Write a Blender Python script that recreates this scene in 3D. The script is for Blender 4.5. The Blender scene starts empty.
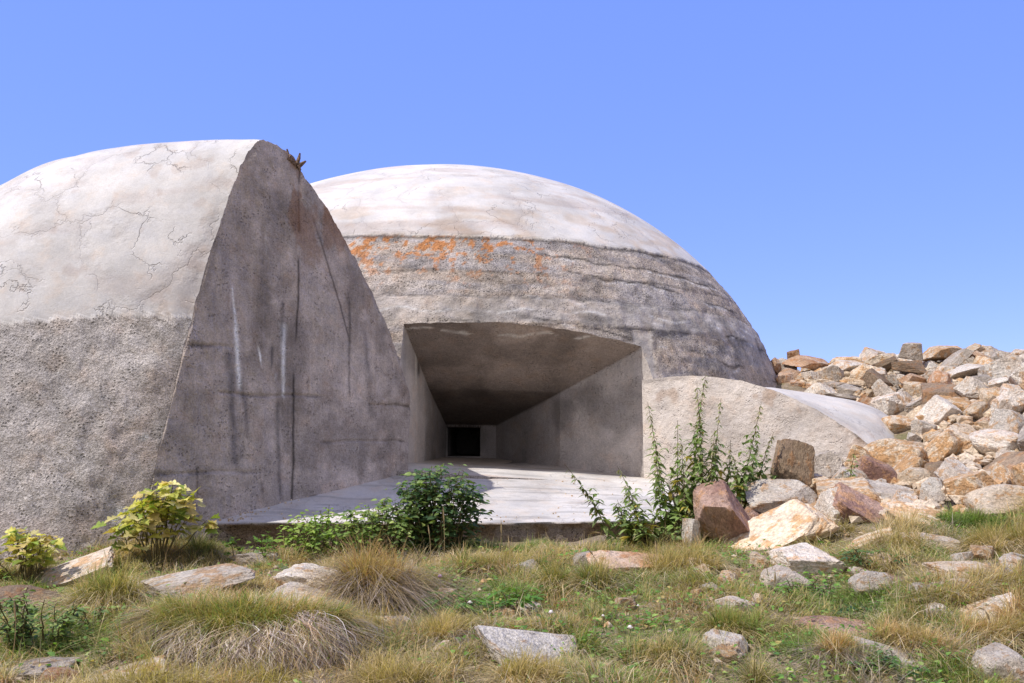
import bpy, bmesh, math, random
import numpy as np
from mathutils import Vector, Matrix, Euler

scene = bpy.context.scene
COL = scene.collection
R = math.radians
RNG = np.random.default_rng(7)
random.seed(7)

# ------------------------------------------------------------------ camera
F = 996.0
CZ = 1.5
TH = math.atan((440 - 341.5) / F)
cam_d = bpy.data.cameras.new("camera")
cam_d.sensor_width = 36.0
cam_d.lens = F * 36.0 / 1024.0
cam_d.clip_start = 0.05
cam_d.clip_end = 3000
cam = bpy.data.objects.new("camera", cam_d)
COL.objects.link(cam)
cam.location = (0, 0, CZ)
cam.rotation_euler = (math.pi / 2 + TH, 0, 0)
scene.camera = cam


def ray(px, py):
    a = (px - 512) / F
    b = (341.5 - py) / F
    return np.array([a, math.cos(TH) - b * math.sin(TH), math.sin(TH) + b * math.cos(TH)])


def P(px, py, Y):
    """the point of the place seen in direction (px, py) at distance Y"""
    d = ray(px, py)
    return np.array([0, 0, CZ]) + d * (Y / d[1])


# ------------------------------------------------------------------ numpy noise
def _hash(ix, iy, iz, seed):
    h = (ix.astype(np.int64) * 374761393 + iy.astype(np.int64) * 668265263 +
         iz.astype(np.int64) * 2147483647 + seed * 1274126177) & 0xFFFFFFFF
    h = ((h ^ (h >> 13)) * 1274126177) & 0xFFFFFFFF
    h = ((h ^ (h >> 16)) * 2246822519) & 0xFFFFFFFF
    h = h ^ (h >> 15)
    return (h & 0xFFFFFF) / float(0xFFFFFF)


def vnoise(p, seed=0):
    p = np.asarray(p, float)
    f = np.floor(p)
    t = p - f
    t = t * t * (3 - 2 * t)
    i = f.astype(np.int64)
    out = 0
    for dx in (0, 1):
        wx = t[:, 0] if dx else 1 - t[:, 0]
        for dy in (0, 1):
            wy = t[:, 1] if dy else 1 - t[:, 1]
            for dz in (0, 1):
                wz = t[:, 2] if dz else 1 - t[:, 2]
                out = out + wx * wy * wz * _hash(i[:, 0] + dx, i[:, 1] + dy, i[:, 2] + dz, seed)
    return out


def fbm(p, scale, octv=4, seed=0, gain=0.5):
    p = np.asarray(p, float) * scale
    s = 0
    a = 1
    tot = 0
    for k in range(octv):
        s = s + a * vnoise(p + 17.3 * k, seed + k)
        tot += a
        a *= gain
        p = p * 2.03
    return s / tot          # 0..1 around 0.5


def sstep(a, b, x):
    t = np.clip((x - a) / (b - a), 0, 1)
    return t * t * (3 - 2 * t)


# ------------------------------------------------------------------ mesh helpers
def np_mesh(name, V, faces=None, quads=None, smooth=True):
    me = bpy.data.meshes.new(name)
    V = np.asarray(V, np.float32)
    me.vertices.add(len(V))
    me.vertices.foreach_set("co", V.ravel())
    if quads is not None:
        Q = np.asarray(quads, np.int32)
        k = Q.shape[1]
        me.loops.add(Q.size)
        me.loops.foreach_set("vertex_index", Q.ravel())
        me.polygons.add(len(Q))
        me.polygons.foreach_set("loop_start", np.arange(0, Q.size, k, dtype=np.int32))
        me.polygons.foreach_set("loop_total", np.full(len(Q), k, np.int32))
    else:
        lens = np.array([len(f) for f in faces], np.int32)
        flat = np.concatenate([np.asarray(f, np.int32) for f in faces])
        me.loops.add(len(flat))
        me.loops.foreach_set("vertex_index", flat)
        me.polygons.add(len(faces))
        me.polygons.foreach_set("loop_start", np.concatenate([[0], np.cumsum(lens)[:-1]]).astype(np.int32))
        me.polygons.foreach_set("loop_total", lens)
    me.update(calc_edges=True)
    me.validate()
    me.polygons.foreach_set("use_smooth", np.full(len(me.polygons), smooth))
    return me


def link(name, me, parent=None, mat=None):
    o = bpy.data.objects.new(name, me)
    COL.objects.link(o)
    if mat is not None and me is not None and len(me.materials) == 0:
        me.materials.append(mat)
    if parent is not None:
        o.parent = parent
    return o


def empty(name, loc=(0, 0, 0)):
    o = bpy.data.objects.new(name, None)
    COL.objects.link(o)
    o.location = loc
    o.empty_display_size = 0.1
    return o


def tag(o, label=None, cat=None, group=None, kind=None):
    if label: o["label"] = label
    if cat: o["category"] = cat
    if group: o["group"] = group
    if kind: o["kind"] = kind
    return o


def set_col(me, rgb, name="Col"):
    rgb = np.asarray(rgb, np.float32)
    a = me.color_attributes.new(name, 'FLOAT_COLOR', 'POINT')
    c = np.ones((len(me.vertices), 4), np.float32)
    c[:, :3] = rgb
    a.data.foreach_set("color", c.ravel())


def set_f(me, vals, name):
    a = me.attributes.new(name, 'FLOAT', 'POINT')
    a.data.foreach_set("value", np.asarray(vals, np.float32) * np.ones(len(me.vertices), np.float32))


def get_co(me):
    V = np.empty(len(me.vertices) * 3, np.float32)
    me.vertices.foreach_get("co", V)
    return V.reshape(-1, 3).astype(float)


def grid_quads(nr, nc, wrap=False):
    r = np.arange(nr - 1)[:, None]
    c = np.arange(nc if wrap else nc - 1)[None, :]
    c1 = (c + 1) % nc
    a = r * nc + c
    b = r * nc + c1
    d = (r + 1) * nc + c
    e = (r + 1) * nc + c1
    return np.stack([a, b, e, d], -1).reshape(-1, 4)


# ------------------------------------------------------------------ node helpers
class NT:
    def __init__(self, name):
        self.m = bpy.data.materials.new(name)
        self.m.use_nodes = True
        self.t = self.m.node_tree
        self.t.nodes.clear()
        self.out = self.t.nodes.new("ShaderNodeOutputMaterial")

    def n(self, typ, **kw):
        nd = self.t.nodes.new("ShaderNode" + typ)
        for k, v in kw.items():
            if k.startswith("i_"):
                self.inp(nd, k[2:].replace("_", " "), v)
            else:
                setattr(nd, k, v)
        return nd

    def inp(self, nd, key, v):
        s = nd.inputs[key]
        if isinstance(v, bpy.types.NodeSocket):
            self.t.links.new(v, s)
        else:
            s.default_value = v

    def math(self, op, a, b=0.0, c=None, clamp=False):
        nd = self.t.nodes.new("ShaderNodeMath")
        nd.operation = op
        nd.use_clamp = clamp
        self.inp(nd, 0, a)
        self.inp(nd, 1, b)
        if c is not None:
            self.inp(nd, 2, c)
        return nd.outputs[0]

    def mix(self, fac, a, b, mode='MIX'):
        nd = self.t.nodes.new("ShaderNodeMix")
        nd.data_type = 'RGBA'
        nd.blend_type = mode
        self.inp(nd, 0, fac)
        self.inp(nd, 6, a)
        self.inp(nd, 7, b)
        return nd.outputs[2]

    def rng(self, v, a, b, c=0.0, d=1.0):
        nd = self.t.nodes.new("ShaderNodeMapRange")
        nd.interpolation_type = 'SMOOTHSTEP'
        self.inp(nd, 0, v)
        for i, x in enumerate((a, b, c, d)):
            nd.inputs[i + 1].default_value = x
        return nd.outputs[0]

    def noise(self, vec, scale, detail=4.0, rough=0.55, dist=0.0, out=0):
        nd = self.t.nodes.new("ShaderNodeTexNoise")
        self.inp(nd, "Vector", vec)
        nd.inputs["Scale"].default_value = scale
        nd.inputs["Detail"].default_value = detail
        nd.inputs["Roughness"].default_value = rough
        nd.inputs["Distortion"].default_value = dist
        return nd.outputs[out]

    def vor(self, vec, scale, feature='F1', out=0):
        nd = self.t.nodes.new("ShaderNodeTexVoronoi")
        nd.feature = feature
        self.inp(nd, "Vector", vec)
        nd.inputs["Scale"].default_value = scale
        return nd.outputs[out]

    def mapping(self, vec, scale=(1, 1, 1), loc=(0, 0, 0)):
        nd = self.t.nodes.new("ShaderNodeMapping")
        self.inp(nd, "Vector", vec)
        nd.inputs["Scale"].default_value = scale
        nd.inputs["Location"].default_value = loc
        return nd.outputs[0]

    def coord(self, which="Object"):
        return self.t.nodes.new("ShaderNodeTexCoord").outputs[which]

    def attr(self, name, out="Fac"):
        nd = self.t.nodes.new("ShaderNodeAttribute")
        nd.attribute_name = name
        return nd.outputs[out]

    def rgb(self, c):
        return (c[0], c[1], c[2], 1.0)

    def bump(self, height, dist, strength=1.0, normal=None):
        nd = self.t.nodes.new("ShaderNodeBump")
        self.inp(nd, "Height", height)
        nd.inputs["Distance"].default_value = dist
        self.inp(nd, "Strength", strength)
        if normal is not None:
            self.inp(nd, "Normal", normal)
        return nd.outputs[0]

    def bsdf(self, color, rough=0.9, normal=None, spec=0.25):
        nd = self.t.nodes.new("ShaderNodeBsdfPrincipled")
        self.inp(nd, "Base Color", color)
        self.inp(nd, "Roughness", rough)
        nd.inputs["Specular IOR Level"].default_value = spec
        if normal is not None:
            self.inp(nd, "Normal", normal)
        self.t.links.new(nd.outputs[0], self.out.inputs[0])
        return nd


def mat_concrete():
    T = NT("weathered_concrete")
    co = T.coord()
    col = T.attr("Col", "Color")
    rough = T.attr("rough")
    crack = T.attr("crack")
    board = T.attr("board")
    n1 = T.noise(co, 1.7, 7, 0.62)
    n2 = T.noise(co, 24, 5, 0.65)
    n3 = T.noise(co, 75, 3, 0.6)
    c = T.mix(1.0, col, T.n("CombineColor").outputs[0], 'MULTIPLY')
    # brightness variation
    v1 = T.rng(n1, 0.3, 0.72, 0.83, 1.12)
    a2 = T.math('MULTIPLY_ADD', rough, 0.38, 0.08)
    v2 = T.math('MULTIPLY_ADD', T.math('SUBTRACT', n2, 0.5), T.math('MULTIPLY', a2, 2.6), 1.0)
    v3 = T.math('MULTIPLY_ADD', T.math('SUBTRACT', n3, 0.5), T.math('MULTIPLY', a2, 4.2), 1.0)
    # aggregate pits
    vd = T.vor(co, 34)
    pit = T.math('MULTIPLY', T.rng(vd, 0.16, 0.34, 1.0, 0.0), T.rng(T.noise(co, 6, 3), 0.47, 0.62))
    pit = T.math('MULTIPLY', pit, rough)
    vv = T.math('MULTIPLY', T.math('MULTIPLY', v1, v2), v3)
    vv = T.math('MULTIPLY', vv, T.math('SUBTRACT', 1.0, T.math('MULTIPLY', pit, 0.42)))
    # vertical plank grain
    gr = T.noise(T.mapping(co, (16, 16, 0.9)), 1.0, 6, 0.7)
    gr2 = T.noise(T.mapping(co, (55, 55, 2.2)), 1.0, 3, 0.6)
    g = T.math('MULTIPLY_ADD', T.math('SUBTRACT', gr, 0.5), T.math('MULTIPLY', board, 0.9), 1.0)
    g = T.math('MULTIPLY', g, T.math('MULTIPLY_ADD', T.math('SUBTRACT', gr2, 0.5), T.math('MULTIPLY', board, 0.6), 1.0))
    vv = T.math('MULTIPLY', vv, g)
    cc = T.t.nodes.new("ShaderNodeCombineColor")
    for i in range(3):
        T.inp(cc, i, vv)
    c = T.mix(1.0, col, cc.outputs[0], 'MULTIPLY')
    # warm / cool mottling
    hue = T.noise(co, 5, 5, 0.6)
    c = T.mix(T.math('MULTIPLY', T.rng(hue, 0.5, 0.7), 0.35), c, T.mix(1.0, c, T.rgb((1.12, 0.95, 0.8)), 'MULTIPLY'))
    c = T.mix(T.math('MULTIPLY', T.rng(hue, 0.5, 0.3), 0.3), c, T.mix(1.0, c, T.rgb((0.9, 0.95, 1.06)), 'MULTIPLY'))
    # cracks : warped cell borders
    wn = T.noise(co, 2.2, 5, 0.6, out=1)
    sub = T.n("VectorMath", operation='SUBTRACT')
    T.inp(sub, 0, wn); sub.inputs[1].default_value = (0.5, 0.5, 0.5)
    sc = T.n("VectorMath", operation='SCALE')
    T.inp(sc, 0, sub.outputs[0]); sc.inputs[3].default_value = 0.6
    ad = T.n("VectorMath", operation='ADD')
    T.inp(ad, 0, co); T.inp(ad, 1, sc.outputs[0])
    e1 = T.vor(ad.outputs[0], 1.05, 'DISTANCE_TO_EDGE')
    e2 = T.vor(T.mapping(ad.outputs[0], (1, 1, 1), (3.3, 1.7, 5.1)), 2.6, 'DISTANCE_TO_EDGE')
    k1 = T.math('MULTIPLY', T.rng(e1, 0.002, 0.02, 0.8, 0.0), T.rng(T.noise(co, 1.3, 3), 0.38, 0.54))
    k1w = T.math('MULTIPLY', T.rng(e1, 0.0, 0.12, 0.5, 0.0), T.rng(T.noise(co, 1.3, 3), 0.38, 0.54))
    k2 = T.math('MULTIPLY', T.rng(e2, 0.003, 0.024, 0.75, 0.0), T.rng(T.noise(co, 1.9, 3), 0.5, 0.62))
    kk = T.math('MAXIMUM', T.math('MAXIMUM', k1, k2), k1w)
    kk = T.math('MULTIPLY', kk, crack)
    c = T.mix(T.math('MULTIPLY', kk, 0.30), c, T.rgb((0.24, 0.19, 0.17)))
    # relief
    h = T.math('MULTIPLY', T.math('ADD', T.math('MULTIPLY', n2, 0.7), T.math('MULTIPLY', n3, 0.25)),
               T.math('MULTIPLY_ADD', rough, 1.0, 0.06))
    h = T.math('SUBTRACT', h, T.math('MULTIPLY', pit, 0.55))
    h = T.math('ADD', h, T.math('MULTIPLY', T.math('ADD', gr, T.math('MULTIPLY', gr2, 0.4)), T.math('MULTIPLY', board, 0.5)))
    h = T.math('SUBTRACT', h, T.math('MULTIPLY', kk, 0.25))
    nb = T.bump(h, 0.048, 0.95)
    T.bsdf(c, 0.93, nb, 0.15)
    return T.m


def mat_rock(name, base, second, third, rust_amt, seed):
    T = NT(name)
    oi = T.n("ObjectInfo")
    co = T.coord()
    add = T.n("VectorMath", operation='ADD')
    T.inp(add, 0, co)
    rv = T.n("CombineXYZ")
    T.inp(rv, 0, T.math('MULTIPLY', oi.outputs["Random"], 37.0)); rv.inputs[1].default_value = seed
    T.inp(add, 1, rv.outputs[0])
    p = add.outputs[0]
    n1 = T.noise(p, 1.6, 5, 0.6)
    n2 = T.noise(p, 6, 6, 0.65)
    n3 = T.noise(p, 26, 4, 0.7)
    c = T.mix(T.rng(n1, 0.38, 0.62), T.rgb(base), T.rgb(second))
    fac = T.rng(T.math('ADD', n2, T.math('MULTIPLY', oi.outputs["Random"], 0.12)), 0.62 - rust_amt, 0.72 - rust_amt)
    c = T.mix(T.math('MULTIPLY', fac, 0.8), c, T.rgb(third))
    v = T.math('MULTIPLY', T.rng(n3, 0.3, 0.7, 0.72, 1.2), T.rng(T.noise(p, 60, 2), 0.3, 0.7, 0.85, 1.12))
    v = T.math('MULTIPLY', v, T.rng(T.noise(T.mapping(p, (1, 1, 5)), 3, 5, 0.7), 0.3, 0.6, 0.78, 1.05))
    rr = T.math('FRACT', T.math('MULTIPLY', oi.outputs["Random"], 13.7))
    v = T.math('MULTIPLY', v, T.math('MULTIPLY_ADD', rr, 0.4, 0.78))
    cc = T.t.nodes.new("ShaderNodeCombineColor")
    for i in range(3):
        T.inp(cc, i, v)
    c = T.mix(1.0, c, cc.outputs[0], 'MULTIPLY')
    # dark mineral / lichen spots
    sp = T.math('MULTIPLY', T.rng(T.vor(p, 14), 0.12, 0.3, 1.0, 0.0), T.rng(T.noise(p, 4, 3), 0.5, 0.62))
    c = T.mix(T.math('MULTIPLY', sp, 0.5), c, T.rgb((0.10, 0.085, 0.075)))
    h = T.math('ADD', T.math('MULTIPLY', n2, 0.8), T.math('MULTIPLY', n3, 0.35))
    nb = T.bump(h, 0.09, 0.8)
    T.bsdf(c, 0.85, nb, 0.2)
    return T.m


def mat_soil():
    T = NT("dry_hillside_soil")
    co = T.coord()
    n1 = T.noise(co, 0.9, 6, 0.6)
    n2 = T.noise(co, 9, 6, 0.65)
    n3 = T.noise(co, 60, 3, 0.6)
    c = T.mix(T.rng(n1, 0.4, 0.6), T.rgb((0.30, 0.235, 0.17)), T.rgb((0.22, 0.20, 0.10)))
    c = T.mix(T.rng(n2, 0.45, 0.65), c, T.rgb((0.38, 0.30, 0.23)))
    c = T.mix(T.rng(n3, 0.55, 0.75), c, T.rgb((0.06, 0.045, 0.035)))
    rk = T.attr("rubble")
    c2 = T.mix(T.rng(T.vor(co, 14), 0.1, 0.5), T.rgb((0.22, 0.17, 0.13)), T.rgb((0.05, 0.04, 0.035)))
    c = T.mix(rk, c, c2)
    h = T.math('ADD', n2, T.math('MULTIPLY', n3, 0.4))
    T.bsdf(c, 1.0, T.bump(h, 0.05, 1.0), 0.05)
    return T.m


def mat_leaf(name, trans=0.35, rough=0.55, var=0.5):
    T = NT(name)
    col = T.attr("Col", "Color")
    co = T.coord()
    n = T.noise(co, 30, 3)
    v = T.rng(n, 0.3, 0.7, 1 - var * 0.5, 1 + var * 0.5)
    cc = T.t.nodes.new("ShaderNodeCombineColor")
    for i in range(3):
        T.inp(cc, i, v)
    c = T.mix(1.0, col, cc.outputs[0], 'MULTIPLY')
    b = T.n("BsdfPrincipled")
    T.inp(b, "Base Color", c)
    b.inputs["Roughness"].default_value = rough
    b.inputs["Specular IOR Level"].default_value = 0.3
    tr = T.n("BsdfTranslucent")
    T.inp(tr, "Color", T.mix(1.0, c, T.rgb((1.25, 1.3, 0.6)), 'MULTIPLY'))
    mx = T.n("MixShader")
    mx.inputs[0].default_value = trans
    T.t.links.new(b.outputs[0], mx.inputs[1])
    T.t.links.new(tr.outputs[0], mx.inputs[2])
    T.t.links.new(mx.outputs[0], T.out.inputs[0])
    return T.m


def mat_plain(name, rgb, rough=0.8, amt=0.3, scale=40):
    T = NT(name)
    co = T.coord()
    n = T.noise(co, scale, 4)
    c = T.mix(T.rng(n, 0.35, 0.65), T.rgb([x * (1 - amt) for x in rgb]), T.rgb([min(1, x * (1 + amt)) for x in rgb]))
    T.bsdf(c, rough, T.bump(n, 0.004, 0.5), 0.2)
    return T.m


M_CON = mat_concrete()
M_SOIL = mat_soil()
M_GRASS = mat_leaf("grass_blade", 0.40, 0.6, 0.3)
M_LEAF = mat_leaf("leaf_surface", 0.33, 0.45, 0.35)
M_STEM = mat_plain("plant_stem", (0.12, 0.10, 0.045))
M_PETAL = mat_plain("petal_white", (0.75, 0.70, 0.68), 0.8, 0.1)
M_IRON = mat_plain("rusty_iron", (0.17, 0.115, 0.085), 0.85, 0.5, 60)
ROCKM = {
    'pale': mat_rock("pale_granite", (0.80, 0.73, 0.64), (0.68, 0.58, 0.48), (0.62, 0.38, 0.20), 0.04, 1.0),
    'cream': mat_rock("cream_granite", (0.80, 0.67, 0.52), (0.70, 0.54, 0.37), (0.62, 0.34, 0.14), 0.09, 9.0),
    'orange': mat_rock("rust_stained_granite", (0.66, 0.50, 0.38), (0.60, 0.38, 0.23), (0.52, 0.25, 0.11), 0.08, 17.0),
    'grey': mat_rock("grey_granite", (0.60, 0.53, 0.46), (0.47, 0.40, 0.33), (0.50, 0.33, 0.19), 0.02, 25.0),
    'brown': mat_rock("brown_gneiss", (0.27, 0.19, 0.13), (0.34, 0.25, 0.17), (0.40, 0.22, 0.11), 0.03, 33.0),
    'purple': mat_rock("purple_brown_stone", (0.30, 0.175, 0.14), (0.50, 0.34, 0.27), (0.50, 0.28, 0.15), 0.06, 41.0),
}

# ------------------------------------------------------------------ terrain
CP = [  # (px, py, distance) on the ground
    (-250, 620, 6.0), (0, 683, 5.0), (250, 690, 5.0), (512, 683, 5.0), (760, 683, 5.0), (1024, 683, 5.0), (1250, 683, 5.0),
    (0, 615, 6.2), (120, 610, 6.1), (250, 612, 6.1), (400, 620, 6.0), (512, 620, 6.0), (700, 620, 6.0), (880, 615, 6.0), (1024, 600, 6.0), (1250, 560, 6.5),
    (-150, 560, 7.8), (0, 572, 7.5), (150, 575, 7.3), (300, 580, 7.1), (450, 578, 7.1), (600, 580, 7.1), (760, 575, 7.0), (900, 560, 7.1), (1024, 535, 7.3),
    (0, 548, 8.3), (150, 555, 8.2), (300, 552, 8.3), (450, 552, 8.3), (560, 552, 8.3), (660, 545, 8.4), (720, 535, 8.4),
    (800, 520, 8.3), (900, 515, 8.3), (1000, 490, 8.4), (1200, 460, 8.8),
    (700, 512, 9.2), (770, 492, 9.3), (850, 480, 9.4), (930, 460, 9.7), (1010, 440, 9.8),
    (905, 440, 10.4), (960, 412, 11.0), (1030, 395, 11.2), (880, 412, 12.3), (850, 402, 12.8), (820, 392, 13.2), (800, 383, 13.8),
    (775, 378, 14.2), (900, 385, 13.2), (960, 372, 13.4), (1020, 372, 13.2), (1250, 370, 13.0),
]
cpt = [P(*c) for c in CP]
for x, y, z in [(-10, -2, 0.0), (0, -3, -0.15), (10, -3, 0.1), (-4, 1, 0.05), (4, 1, 0.05), (0, 1.5, 0.0),
                (-9, 8, 0.7), (-12, 14, 1.0), (-8, 12, 0.8), (-1, 14, 1.0), (1.5, 11.5, 0.85),
                (-12, 22, 0.6), (0, 24, 0.8), (4, 17, 2.0), (8, 17, 2.2), (6, 22, 1.4), (13, 18, 2.4), (14, 10, 2.4), (13, 5, 1.2),
                (-25, 0, -0.6), (25, 5, 2.0), (25, 25, 1.5), (-25, 30, -0.5), (0, 38, -1.5), (0, -25, -3)]:
    cpt.append(np.array([x, y, z]))
for k in range(14):
    a = k / 14 * 2 * math.pi
    cpt.append(np.array([70 * math.cos(a), 70 * math.sin(a), -6 + 1.5 * math.cos(3 * a)]))
cpt = np.array(cpt)


def _tps_fit(pts):
    X = pts[:, :2]
    d = np.linalg.norm(X[:, None] - X[None], axis=2)
    K = np.where(d > 0, d * d * np.log(d + 1e-12), 0) + 0.15 * np.eye(len(X))
    A = np.hstack([np.ones((len(X), 1)), X])
    M = np.block([[K, A], [A.T, np.zeros((3, 3))]])
    return np.linalg.solve(M, np.concatenate([pts[:, 2], np.zeros(3)]))


TW = _tps_fit(cpt)


def terr_base(x, y):
    x = np.asarray(x, float).ravel(); y = np.asarray(y, float).ravel()
    out = np.empty(len(x))
    for s in range(0, len(x), 40000):
        xs = x[s:s + 40000]; ys = y[s:s + 40000]
        d2 = (xs[:, None] - cpt[None, :, 0]) ** 2 + (ys[:, None] - cpt[None, :, 1]) ** 2
        K = np.where(d2 > 0, 0.5 * d2 * np.log(d2 + 1e-12), 0)
        out[s:s + 40000] = K @ TW[:-3] + TW[-3] + TW[-2] * xs + TW[-1] * ys
    return out


def terr(x, y):
    x = np.asarray(x, float).ravel(); y = np.asarray(y, float).ravel()
    r = np.hypot(x, y)
    far = sstep(45, 70, r)
    z = terr_base(np.where(r > 75, x * 75 / np.maximum(r, 1), x), np.where(r > 75, y * 75 / np.maximum(r, 1), y))
    z = z * (1 - far) + (-6) * far - 0.02 * np.maximum(r - 70, 0)
    p = np.stack([x, y, 0 * x], 1)
    z += (fbm(p, 1.1, 3, 3) - 0.5) * 0.20 * (1 - far) + (fbm(p, 4, 3, 5) - 0.5) * 0.10 * (1 - far)
    z += (fbm(p, 0.03, 4, 9) - 0.5) * 12 * far
    return z


def axis_vals(lo, hi, step, reach):
    core = np.arange(lo, hi + 1e-6, step)
    s = step; v = hi; up = []
    while v < reach:
        s *= 1.13; v += s; up.append(v)
    s = step; v = lo; dn = []
    while v > -reach:
        s *= 1.13; v -= s; dn.append(v)
    return np.array(dn[::-1] + list(core) + up)


gx = axis_vals(-6, 8, 0.055, 900)
gy = axis_vals(3.5, 15, 0.055, 900)
GX, GY = np.meshgrid(gx, gy)
GZ = terr(GX, GY)
me = np_mesh("ground", np.stack([GX.ravel(), GY.ravel(), GZ], 1), quads=grid_quads(len(gy), len(gx)))


def in_pile(x, y):
    """1 inside the rubble heap on the right"""
    x = np.asarray(x, float); y = np.asarray(y, float)
    # lower boundary of the heap (nearest to the viewer), and its left flank along the wing wall
    near = y - (7.85 + 0.2 * np.clip(x - 3.2, 0, 2.5))
    left = x - np.interp(y, [8.0, 9.0, 9.6, 10.5, 12.0, 13.2, 14.5, 20], [1.75, 2.15, 2.75, 4.3, 4.85, 3.95, 3.75, 4])
    return sstep(-0.1, 0.25, near) * sstep(-0.1, 0.15, left) * sstep(19, 17, y)


set_f(me, in_pile(GX.ravel(), GY.ravel()), "rubble")
ground = link("ground", me, None, M_SOIL)
tag(ground, "dry stony hillside soil showing between the grass", kind="structure")


def gz(x, y):
    return float(terr([x], [y])[0])


def hit(px, py):
    """where the line of sight meets the ground"""
    d = ray(px, py)
    Y = np.arange(3.5, 20, 0.02)
    pts = np.array([0, 0, CZ])[None] + d[None] * (Y / d[1])[:, None]
    z = terr(pts[:, 0], pts[:, 1])
    k = np.argmax(pts[:, 2] < z)
    if not (pts[k, 2] < z[k]):
        return P(px, py, 12.0)
    return pts[k]


# ------------------------------------------------------------------ the bunker
bunker = empty("concrete_bunker", (0, 11, 0.8))
tag(bunker, "grey domed concrete bunker with a flared gun opening between two curved wing walls", "bunker")


def bpart(name, me, label=None, mat=M_CON):
    o = link(name, me, bunker, mat)
    o.matrix_parent_inverse = Matrix.Translation((0, -11, -0.8))
    if label:
        o["label"] = label
    return o


# --- main dome
DC = np.array([-1.07, 15.62])
DR = 5.22
DZ0 = 1.28
DB = 4.36
CAPZ = 3.88


def ang_sharp(me, deg=35):
    try:
        me.set_sharp_from_angle(angle=R(deg))
    except Exception:
        pass


nrow = 330
th_front = np.linspace(-math.pi * 0.97, -math.pi * 0.03, 620, endpoint=False)
th_back = np.linspace(-math.pi * 0.03, math.pi * 1.03, 110, endpoint=False)
thv = np.concatenate([th_front, th_back])
ph = np.linspace(-0.16, math.pi / 2 - 0.004, nrow)
TT, PP = np.meshgrid(thv, ph)
ct, st = np.cos(TT).ravel(), np.sin(TT).ravel()
cp, sp = np.cos(PP).ravel(), np.sin(PP).ravel()
base = np.stack([DC[0] + DR * cp * ct, DC[1] + DR * cp * st, DZ0 + DB * sp], 1)
nrm = np.stack([cp * ct / DR, cp * st / DR, sp / DB], 1)
nrm /= np.linalg.norm(nrm, axis=1)[:, None]


def cap_line(p):
    return CAPZ + (fbm(p * [1, 1, 0], 1.6, 3, 21) - 0.5) * 0.10 + (fbm(p * [1, 1, 0], 14, 2, 22) - 0.5) * 0.035


capm = sstep(-0.012, 0.012, base[:, 2] - cap_line(base))
disp = (fbm(base, 0.7, 3, 31) - 0.5) * 0.05
disp += capm * 0.02
rb = 1 - capm
ledge = sum(np.where(base[:, 2] < zz + (fbm(base * [1, 1, 0], 1.3, 3, 50 + i) - 0.5) * 0.1, amp, 0)
            for i, (zz, amp) in enumerate(((3.40, -0.012), (3.08, 0.028), (2.78, -0.02), (2.2, 0.012))))
disp += rb * ledge * 0.6
disp += rb * (fbm(base, 9, 4, 33, 0.6) - 0.5) * 0.05
pole = np.array([[DC[0], DC[1], DZ0 + DB + 0.02]])
V = base + nrm * disp[:, None]
nc = len(thv)
quads = grid_quads(nrow, nc, True)
foot = np.array([[DC[0], DC[1], V[:nc, 2].mean()]])
Vall = np.concatenate([V, pole, foot])
ip, iff = len(V), len(V) + 1
top = (nrow - 1) * nc
faces_top = np.array([[top + k, top + (k + 1) % nc, ip] for k in range(nc)])
faces_bot = np.array([[(k + 1) % nc, k, iff] for k in range(nc)])
faces = list(quads) + list(faces_top) + list(faces_bot)
me_d = np_mesh("dome", Vall, faces=faces)
me_d.materials.append(M_CON)
dome = bpart("dome", me_d, "rounded dome with a smooth pale cap above a rough brownish band")

# --- gun opening: stepped funnel cut out of the dome
M_IN = M_CON.copy(); M_IN.name = "opening_concrete"
# sections: (distance left, distance right, px left, px right, ceiling y left, ceiling y right, floor y left, floor y right)
SEC = [(10.5, 11.2, 399, 663, 311, 335, 470, 482),
       (11.9, 11.9, 429, 560, 388, 392, 462, 466),
       (13.0, 13.0, 446, 496, 424, 425, 459, 459)]


def sec_pts(s):
    yl, yr, xl, xr, cl, cr, fl, fr = s
    return [P(xl, fl, yl), P(xr, fr, yr), P(xr, cr, yr), P(xl, cl, yl)]


S0, S1, S2 = [sec_pts(s) for s in SEC]
Sf = [a + (a - b) * 0.75 for a, b in zip(S0, S1)]
S0u = S0


def loft_solid(secs, n=26):
    rings = []
    for a, b in zip(secs[:-1], secs[1:]):
        for t in np.linspace(0, 1, n, endpoint=False):
            rings.append([a[k] * (1 - t) + b[k] * t for k in range(4)])
    rings.append(secs[-1])
    V = []
    m = 20
    for r in rings:
        for k in range(4):
            for t in np.linspace(0, 1, m, endpoint=False):
                V.append(r[k] * (1 - t) + r[(k + 1) % 4] * t)
    V = np.array(V)
    c = 4 * m
    q = list(grid_quads(len(rings), c, True))
    q.append(list(range(c - 1, -1, -1)))
    q.append(list(range((len(rings) - 1) * c, len(rings) * c)))
    return V, q


Vc, qc = loft_solid([Sf, S0, S1, S2])
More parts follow.
